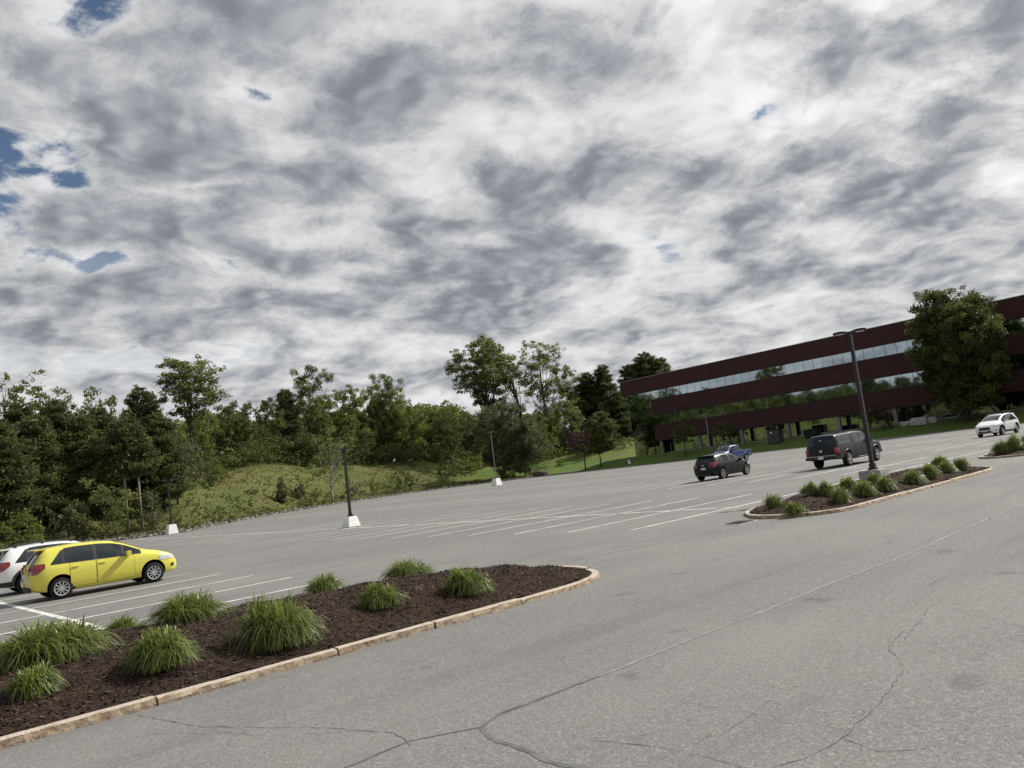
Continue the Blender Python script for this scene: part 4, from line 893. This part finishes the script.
def conifer(base,h,w_,seed,leaf,barkm,label,group=None,cb=.12,size=.42,dens=1.25,shape=.85,open_=.0,name='pine_tree',cat='tree'):
    r=np.random.default_rng(seed); root=empty(name,base,0,label,cat,group); tr=MB(); th=max(.07,h*.011)
    lx,ly=r.normal(0,.015*h,2); tr.tube([(0,0,-.4),(lx*.5,ly*.5,h*.5),(lx,ly,h*.98)],[th*1.4,th*.9,th*.2],7)
    Vs=[];Qs=[];Ts=[];o=0; z=h*cb
    while z<h*.985:
        u=(z-h*cb)/(h*(1-cb)); R=w_/2*(1-u)**shape*(.35+.65*min(1,u*5+.45)); nb=5 if R>.8 else 3; a0=r.uniform(0,6.28)
        for b_ in range(nb):
            if r.uniform()<open_*(1-u): continue
            a=a0+6.283*b_/nb+r.normal(0,.25); L=R*r.uniform(.62,1.22)+.15; up=r.uniform(-.12,.22)+.25*u; t_=r.uniform(.1,.9)
            c0=np.array([lx*z/h,ly*z/h,z]); dv=np.array([math.cos(a),math.sin(a),up]); e=c0+dv*L
            tr.tube([tuple(c0),tuple(e)],[th*.22,th*.08],4,False)
            nn=int(max(8,dens*L*L*2.6/(size*size*.35)+L*9)); nn=min(nn,230)
            f=r.uniform(.22,1.08,nn)**.75; P=c0+dv*L*f[:,None]; sp=.10+.22*L*(1-np.abs(f-.62)*.9)
            P=P+np.stack([r.normal(0,1,nn)*sp*-math.sin(a),r.normal(0,1,nn)*sp*math.cos(a),r.normal(.15,.55,nn)*.28*np.minimum(1.4,.4+L*.35)],1)+r.normal(0,.07,(nn,3))
            ow=np.tile(np.array([math.cos(a)*.7,math.sin(a)*.7,.45]),(nn,1)); V,Q,T=leaves(P,size,r,t_,.34,ow); Vs.append(V);Qs.append(Q+o);Ts.append(T);o+=len(V)
        z+=max(.38,h*.032)*r.uniform(.8,1.2)
    tr.build('trunk',barkm,root,True)
    me=np_mesh('crown',np.concatenate(Vs),np.concatenate(Qs),False,np.concatenate(Ts)); link('crown',me,leaf,root); return root
def shrub(base,h,w_,seed,leaf,label,group=None,size=.26,dens=1.0,name='shrub',cat='shrub',lobes=16):
    return broadleaf(base,h,w_,seed,leaf,M['bark'],label,group,.02,lobes,size,dens,0,.36,name,cat,0,.3)
GRP='trees along the wooded bank'
B_,C_=broadleaf,conifer
TREES=[
 # left wood
 ('b',8,520,26,374,34,'leaf_light',dict(vase=.3,lobes=26,dens=1.3,lobe_r=.25,cb=.45,barkm='palebark'),'pale green thin aspen cut by the left edge'),
 ('b',44,512,24,372,32,'leaf_light',dict(vase=.2,lobes=30,dens=1.2,lobe_r=.23,size=.32,cb=.4,barkm='palebark'),'tallest thin airy aspen on the left, rising above the dark pines'),
 ('b',68,512,26,390,26,'leaf_light',dict(lobes=25,dens=.75,size=.32,cb=.45,barkm='palebark'),'airy light green aspen second from the tallest one on the left'),
 ('b',93,512,22,389,32,'leaf_mid',dict(lobes=30,dens=.7,cb=.4),'olive green tree with an uneven top left of the dark pyramid pine'),
 ('b',114,510,26,396,24,'leaf_light',dict(lobes=23,dens=.8,cb=.45),'slim light green tree just left of the dark pyramid pine'),
 ('c',18,516,16,402,46,'needle',dict(shape=.6),'dark pine below the aspen at the left edge'),
 ('c',36,520,12,414,48,'needle_olive',dict(shape=.5,cb=.1),'dark pine in front of the tallest aspen'),
 ('c',58,516,15,401,46,'needle',dict(shape=.55,cb=.16),'dark pine with a bare lower trunk between two aspens'),
 ('c',78,518,12,412,46,'needle_olive',dict(shape=.5,cb=.2),'olive dark pine with a bare trunk right of the aspens'),
 ('c',0,522,10,420,50,'needle_olive',dict(shape=.5),'dark pine half cut by the left edge'),
 ('c',102,512,16,408,48,'needle',dict(shape=.55,cb=.2),'dark pine left of the two pale bare trunks'),
 ('c',142,505,20,386,62,'needle',dict(shape=.75,cb=.18,size=.45),'tall dark pyramid shaped pine with a pointed top'),
 ('c',122,506,8,418,30,'needle_olive',dict(shape=.6,cb=.5,open_=.4,barkm='palebark'),'thin pine with a pale bare lower trunk, the left one of a pair'),
 ('c',137,506,8,424,30,'needle_olive',dict(shape=.6,cb=.52,open_=.4,barkm='palebark'),'thin pine with a pale bare lower trunk, the right one of a pair'),
 ('c',160,500,18,412,44,'needle_olive',dict(shape=.6,cb=.12),'olive pine right of the pyramid shaped pine'),
 ('b',174,498,20,425,52,'leaf_olive',dict(lobes=34,dens=.8,size=.32,cb=.1),'grey green bushy tree at the right end of the pines'),
 ('b',190,470,44,361,66,'leaf_light',dict(vase=1.15,lobes=56,dens=1.8,lobe_r=.20,cb=.35,lean=-1.2),'tall vase shaped elm with open branches standing above the pines'),
 # middle wood
 ('b',205,474,44,410,40,'leaf_mid',dict(lobes=38),'rounded tree at the foot of the vase shaped elm'),
 ('b',222,468,50,407,46,'leaf_dark',dict(lobes=38),'dark rounded tree right of the vase shaped elm'),
 ('b',243,466,54,402,50,'leaf_dark',dict(lobes=42),'broad dark tree with a level top left of the blackish spruce'),
 ('b',232,470,46,424,42,'leaf_mid',dict(lobes=34,cb=.06),'lower bushy tree in front of the broad dark tree'),
 ('b',264,464,56,400,44,'leaf_dark',dict(lobes=38),'dark tree beside the blackish spruce'),
 ('c',286,464,50,389,30,'needle',dict(shape=.5,size=.5),'narrow blackish spruce left of the tall round headed tree'),
 ('b',312,464,56,367,48,'leaf_mid',dict(lobes=49),'tall round headed tree right of the blackish spruce'),
 ('b',341,464,58,387,48,'leaf_mid',dict(lobes=42),'mid green tree right of the tall round headed tree'),
 ('b',366,466,56,392,40,'leaf_dark',dict(lobes=38),'dark tree between two brighter trees in the middle of the bank'),
 ('b',383,466,58,376,62,'leaf_mid',dict(lobes=53),'wide tree with a spiky top in the middle of the bank'),
 ('b',404,468,52,412,52,'leaf_mid',dict(lobes=38,cb=.06),'bright low tree in front of the wide spiky tree'),
 ('b',352,470,48,430,58,'leaf_dark',dict(lobes=38,cb=.05),'dark low bushy tree behind the black lamp post'),
 ('b',300,472,46,428,46,'leaf_dark',dict(lobes=34,cb=.05),'dark low bushy tree left of the pale young tree'),
 ('b',268,470,50,432,40,'leaf_dark',dict(lobes=30,cb=.05),'dark shrubby tree below the blackish spruce'),
 ('b',430,466,54,413,40,'leaf_dark',dict(lobes=34,cb=.06),'dark tree left of the tall open elms'),
 ('b',446,464,60,402,44,'leaf_mid',dict(lobes=38),'rounded green tree left of the tall open elms'),
 ('b',420,466,58,418,36,'leaf_mid',dict(lobes=30,cb=.06),'small tree filling the gap before the open elms'),
 ('b',484,470,42,341,72,'leaf_light',dict(vase=.75,lobes=74,dens=1.9,lobe_r=.20,size=.42,cb=.38),'tallest open elm left of a gap of sky, with a spreading crown'),
 ('b',516,468,46,352,40,'leaf_light',dict(vase=.5,lobes=30,dens=1.2,lobe_r=.23,size=.42,cb=.42,lean=-1),'slanting elm in the middle of the open elms'),
 ('b',545,466,46,342,54,'leaf_mid',dict(vase=.45,lobes=46,dens=1.25,lobe_r=.23,size=.42,cb=.32),'dark trunked elm at the right of the open elms'),
 ('b',500,478,14,404,62,'leaf_olive',dict(lobes=70,dens=1.6,cb=.0),'brownish olive bushy tree behind the distant lamp post'),
 ('b',521,475,11,418,46,'leaf_olive',dict(lobes=56,dens=1.6,cb=.0),'olive bush right of the brownish bushy tree'),
 ('b',476,474,30,418,40,'leaf_dark',dict(lobes=34,cb=.05),'dark bushy tree left of the brownish bushy tree'),
 ('b',560,462,40,402,52,'leaf_light',dict(lobes=38,cb=.06),'bright green bushy tree below the dark trunked elm'),
 ('b',542,466,34,424,44,'leaf_mid',dict(lobes=34,cb=.04),'green bushy tree behind the small red leaved tree'),
 ('b',572,458,56,368,40,'leaf_mid',dict(lobes=42),'green tree between the elms and the dark spruce'),
 ('c',590,456,60,372,36,'needle',dict(shape=.6,size=.55),'dark conifer left of the dark spruce'),
 ('c',606,454,62,364,30,'needle',dict(shape=.55,size=.55),'dark spruce just left of the brick building'),
 ('c',618,452,56,392,40,'needle',dict(shape=.5,size=.55,cb=.05),'broad dark conifer against the corner of the building'),
 ('c',600,455,40,412,34,'needle_olive',dict(shape=.6,size=.5,cb=.04),'olive conifer in front of the dark spruce'),
 ('c',634,450,95,364,30,'needle_olive',dict(shape=.35,size=.6,cb=.2),'pine top showing above the left end of the roof, the left one of three'),
 ('c',648,448,98,354,34,'needle_olive',dict(shape=.35,size=.6,cb=.2),'pine top showing above the roof, the tallest one of three'),
 ('c',662,446,100,359,30,'needle_olive',dict(shape=.35,size=.6,cb=.2),'pine top showing above the roof, the right one of three'),
 # small trees on the slope and lawn
 ('b',328,505,7,428,50,'leaf_light',dict(lobes=40,dens=.5,lobe_r=.22,size=.30,cb=.22,barkm='palebark'),'pale young tree with a thin crown left of the black lamp post'),
 ('b',582,467,5,430,36,'leaf_red',dict(lobes=30,dens=.9,cb=.36),'small red leaved tree on the bright lawn left of the building'),
 ('c',597,465,6,420,17,'leaf_mid',dict(shape=.6,size=.4,cb=.3,open_=.2),'thin sapling beside the small red leaved tree'),
 ('c',281,508,14,476,11,'needle_olive',dict(shape=.8,cb=.02),'little conifer alone on the grassy slope'),
 ('b',955,424,7,292,70,'leaf_dark',dict(lobes=230,dens=1.9,lobe_r=.24,cb=.0,size=.27,even=1),'big round dense tree in front of the right part of the brick building'),
 ('b',683,455,7,424,28,'leaf_dark',dict(lobes=27,dens=1.0,cb=.35),'small dark tree before the left columns of the building'),
 ('b',722,449,7,423,24,'leaf_dark',dict(lobes=23,dens=1.0,cb=.4),'small dark tree before the building behind the blue pickup'),
]
for i,(kd,px,yb,dd,ty,wp,lf,kw,lab) in enumerate(TREES):
    px+=(yb-ty)*.72*(.066+(px-170)*.000145)                            # a vertical leans by this much in the tilted view
    q=on_terrain(px,yb,dd); s_=math.hypot(q.x,q.y)/F; h=height_for(q,ty); kw=dict(kw); bk=M[kw.pop('barkm','bark')]
    if kd=='b': broadleaf(q,h,wp*s_,300+i,M[lf],bk,lab,None,**{**dict(cb=.05,lobes=54,size=.34,dens=1.75),**kw})
    else: conifer(q,h,wp*s_*1.1,300+i,M[lf],bk,lab,None,**kw)
# out of sight from here except in the mirror glass and at the edges: the wood goes on
def filler(pxs,dd0,tops,seed):
    r_=random.Random(seed)
    for i,px in enumerate(pxs):
        q=on_terrain(px,500,dd0+r_.uniform(-4,8)); s_=math.hypot(q.x,q.y)/F; yb=proj(q)[1]; h=height_for(q,tops(px)+r_.uniform(-6,8))
        lf=r_.choice(['leaf_dark','leaf_mid','leaf_dark'])
        broadleaf(q,h,46*s_*r_.uniform(.8,1.2),seed*50+i,M[lf],M['bark'],'tree filling the back of the wood behind the nearer trees','trees at the back of the wood',.02,30,.45,.9)
filler([-20,15,40,66,92,118,150,178],36,lambda x:424,3)
filler([205,235,265,292,320,350,378,408,436,462],66,lambda x:420-(x-200)*.03,4)
filler([485,512,538,565,592],68,lambda x:404,5)
for i in range(9):                                                     # left of the frame
    a=YAW+rad(36+i*5.5+rnd.uniform(-1.5,1.5)); D=lot_radius(a)+rnd.uniform(8,22); x,y_=math.cos(a)*D,math.sin(a)*D; z=terrain(x,y_)
    if i%3==0: broadleaf(Vector((x,y_,z)),rnd.uniform(12,16),rnd.uniform(8,11),900+i,M['leaf_mid'],M['bark'],'tree of the wood going on past the left edge','trees past the left edge',.10,30,.5,.8)
    else: conifer(Vector((x,y_,z)),rnd.uniform(11,15),rnd.uniform(6,8),900+i,M['needle'],M['bark'],'tree of the wood going on past the left edge','trees past the left edge',size=.6)
SHR=[(106,515,4.5,478,48,'leaf_light','light green bush at the foot of the pines'),(128,512,6,488,36,'leaf_mid','green bush right of the light green bush'),(148,512,7,490,28,'leaf_olive','grey green bush behind the far left lamp post'),(62,525,5,506,34,'leaf_olive','greyish brush under the pines'),(20,530,4,512,34,'leaf_mid','low bush under the pines at the left edge'),
 (80,522,6,500,30,'leaf_olive','brush between the bare pine trunk and the light green bush'),(205,492,30,462,34,'leaf_dark','dark rounded shrub at the top of the slope'),(215,488,34,466,26,'leaf_mid','green shrub beside the dark rounded shrub'),(352,497,8,482,22,'leaf_olive','low shrub at the foot of the black lamp post'),(318,505,4,490,28,'leaf_mid','low shrub left of the pale young tree trunk'),
 (372,490,10,477,20,'leaf_mid','low shrub right of the black lamp post'),(404,484,12,466,20,'leaf_olive','round shrub below the bright low tree'),(411,487,9,474,14,'leaf_dark','small dark shrub beside the round shrub'),(443,480,14,462,14,'leaf_dark','dark pointed shrub on the slope'),(455,474,22,456,22,'leaf_light','bright weedy shrub near the dark pointed shrub'),(470,472,24,452,32,'leaf_mid','shrub at the foot of the tall open elms'),
 (545,462,26,446,24,'leaf_light','pale flowering shrub left of the red leaved tree'),(560,460,22,448,26,'leaf_mid','shrub behind the red leaved tree'),(625,452,40,437,24,'leaf_light','light shrub on the bright lawn near the building'),(590,455,30,442,26,'leaf_mid','shrub behind the thin sapling'),(393,487,8,476,26,'leaf_mid','spreading low shrub on the lower slope'),
 (883,417,8,404,18,'leaf_red','red leaved bush by the boulders'),(868,421,8.5,408,14,'leaf_mid','green bush by the building left of the red bush'),(252,500,22,488,26,'leaf_mid','low clump of brush on the open slope'),(300,498,16,484,18,'leaf_olive','weedy bush on the open slope near the little conifer')]
for i,(px,yb,dd,ty,wp,lf,lab) in enumerate(SHR):
    q=on_terrain(px,yb,dd); s_=math.hypot(q.x,q.y)/F; h=max(.9,height_for(q,ty)); shrub(q,h,wp*s_,600+i,M[lf],lab)
# undergrowth that closes the foot of the wood, and the wood far behind on the left
r=np.random.default_rng(8); P=[];T0=[]
for _ in range(2000):
    az=r.uniform(-44,9.5); a=YAW-rad(az); run=lerp_table(HT,az)[0]; D=lot_radius(a)+run*(.86 if az>-25 else .9)+r.uniform(0,28)**1.0; x,y_=math.cos(a)*D,math.sin(a)*D
    if x>112 and y_<125: continue
    rr=r.uniform(.8,2.1); n=46; P.append(blob((x,y_,terrain(x,y_)+rr*r.uniform(.2,2.2)),(rr,rr,rr*.8),n,r,.2)); T0.append(np.full(n,r.uniform(.1,.8)))
V,Q,T=leaves(np.concatenate(P),.5,r,np.concatenate(T0)); tag(link('undergrowth',np_mesh('undergrowth',V,Q,False,T),M['leaf_dark']),kind='stuff')
P=[];T0=[]
for _ in range(2600):
    az=r.uniform(-75,-19); a=YAW-rad(az); D=r.uniform(165,230); x,y_=math.cos(a)*D,math.sin(a)*D
    rr=r.uniform(1.5,3.2); n=36; zz=terrain(x,y_)+r.uniform(0,1)**.7*(12+3*math.sin(x*.13)*math.cos(y_*.11)); P.append(blob((x,y_,min(zz,19)),(rr,rr,rr*.8),n,r,.2)); T0.append(np.full(n,r.uniform(.1,.9)))
for _ in range(2800):
    az=r.uniform(-22,3); a=YAW-rad(az); D=r.uniform(250,300); x,y_=math.cos(a)*D,math.sin(a)*D; top=2+D*(.102 if az<-4 else .072)
    rr=r.uniform(1.6,3.2); n=36; zz=terrain(x,y_)+r.uniform(0,1)**.6*(19+3*math.sin(x*.13)*math.cos(y_*.11)); P.append(blob((x,y_,min(zz,top-rr-r.uniform(0,2.5))),(rr,rr,rr*.8),n,r,.2)); T0.append(np.full(n,r.uniform(.1,.9)))
V,Q,T=leaves(np.concatenate(P),1.0,r,np.concatenate(T0)); tag(link('distant_wood',np_mesh('distant_wood',V,Q,False,T),M['leaf_mid']),kind='stuff')
# bushes and rank growth scattered over the slope
P=[];T0=[]
for _ in range(420):
    az=r.uniform(-31,2); a=YAW-rad(az); run=lerp_table(HT,az)[0]; D=lot_radius(a)+1.5+run*r.uniform(0,1)**.8; x,y_=math.cos(a)*D,math.sin(a)*D
    if x>110: continue
    rr=r.uniform(.3,.85); n=22; P.append(blob((x,y_,terrain(x,y_)+rr*.35),(rr*1.3,rr*1.3,rr*.7),n,r,.2)); T0.append(np.full(n,r.uniform(.05,.9)))
V,Q,T=leaves(np.concatenate(P),.30,r,np.concatenate(T0)); tag(link('slope_brush',np_mesh('slope_brush',V,Q,False,T),M['weed']),kind='stuff')
# weeds and tall grass over the slope, rubble along the lot edge
r=np.random.default_rng(5); Ps=[];hs=[]; RV=[]
for _ in range(22000):
    az=r.uniform(-42,6); a=YAW-rad(az); D0=lot_radius(a); dd=1.0+52*r.uniform(0,1)**1.3; x,y_=math.cos(a)*(D0+dd),math.sin(a)*(D0+dd)
    if x>112: continue
    Ps.append((x,y_,terrain(x,y_))); hs.append(r.uniform(.10,.30)*(1.3 if math.sin(x*.3)*math.cos(y_*.23)>.4 else .8))
P=np.array(Ps); h_=np.array(hs)[:,None]; n=len(P); a=r.uniform(0,6.28,n); sd_=np.stack([np.cos(a),np.sin(a),0*a],1)*h_*.75; la=r.uniform(0,6.28,n); up=np.stack([np.cos(la)*1.1,np.sin(la)*1.1,np.full(n,.75)],1)*h_; sd_=np.stack([-np.sin(la),np.cos(la),0*a],1)*h_*.8
V=np.stack([P-sd_*.5-[0,0,.05],P+sd_*.5-[0,0,.05],P+sd_*.8+up*.9,P-sd_*.6+up],1); me=np_mesh('weeds',V.reshape(-1,3),np.arange(n*4).reshape(n,4),False,np.clip(.5+.35*np.sin(P[:,0]*.2)*np.cos(P[:,1]*.15)+r.normal(0,.2,n),0,1)); tag(link('weeds',me,M['weed']),kind='stuff')
V=[];Q=[];T=[]
for _ in range(3800):
    az=r.uniform(-42,4); a=YAW-rad(az); D0=lot_radius(a); dd=.1+abs(r.normal(0,1.5)); k_=(2.0 if -30<az<-15 else 1.0); dd*=k_*.8; x,y_=math.cos(a)*(D0+dd),math.sin(a)*(D0+dd); z=terrain(x,y_); s_=r.uniform(.12,.42)
    ax=r.normal(size=(8,3))*.05; c8=np.array([(sx_,sy_,sz_) for sz_ in(-1,1) for sy_ in(-1,1) for sx_ in(-1,1)])*.5; th=r.uniform(0,3.14); R_=np.array([[math.cos(th),-math.sin(th),0],[math.sin(th),math.cos(th),0],[0,0,1]])
    pts=(c8*np.array([1,r.uniform(.6,1),r.uniform(.4,.8)])+ax*2)@R_.T*s_+np.array([x,y_,max(z,0)+s_*.15]); o=len(V); V+=list(pts); Q+=[(o,o+2,o+3,o+1),(o+4,o+5,o+7,o+6),(o,o+1,o+5,o+4),(o+2,o+6,o+7,o+3),(o,o+4,o+6,o+2),(o+1,o+3,o+7,o+5)]; T+=[r.uniform(0,1)]*6
me=np_mesh('rubble',V,Q,False,T); tag(link('rubble_edge',me,M['stones']),kind='stuff')
#@@END TREES@@
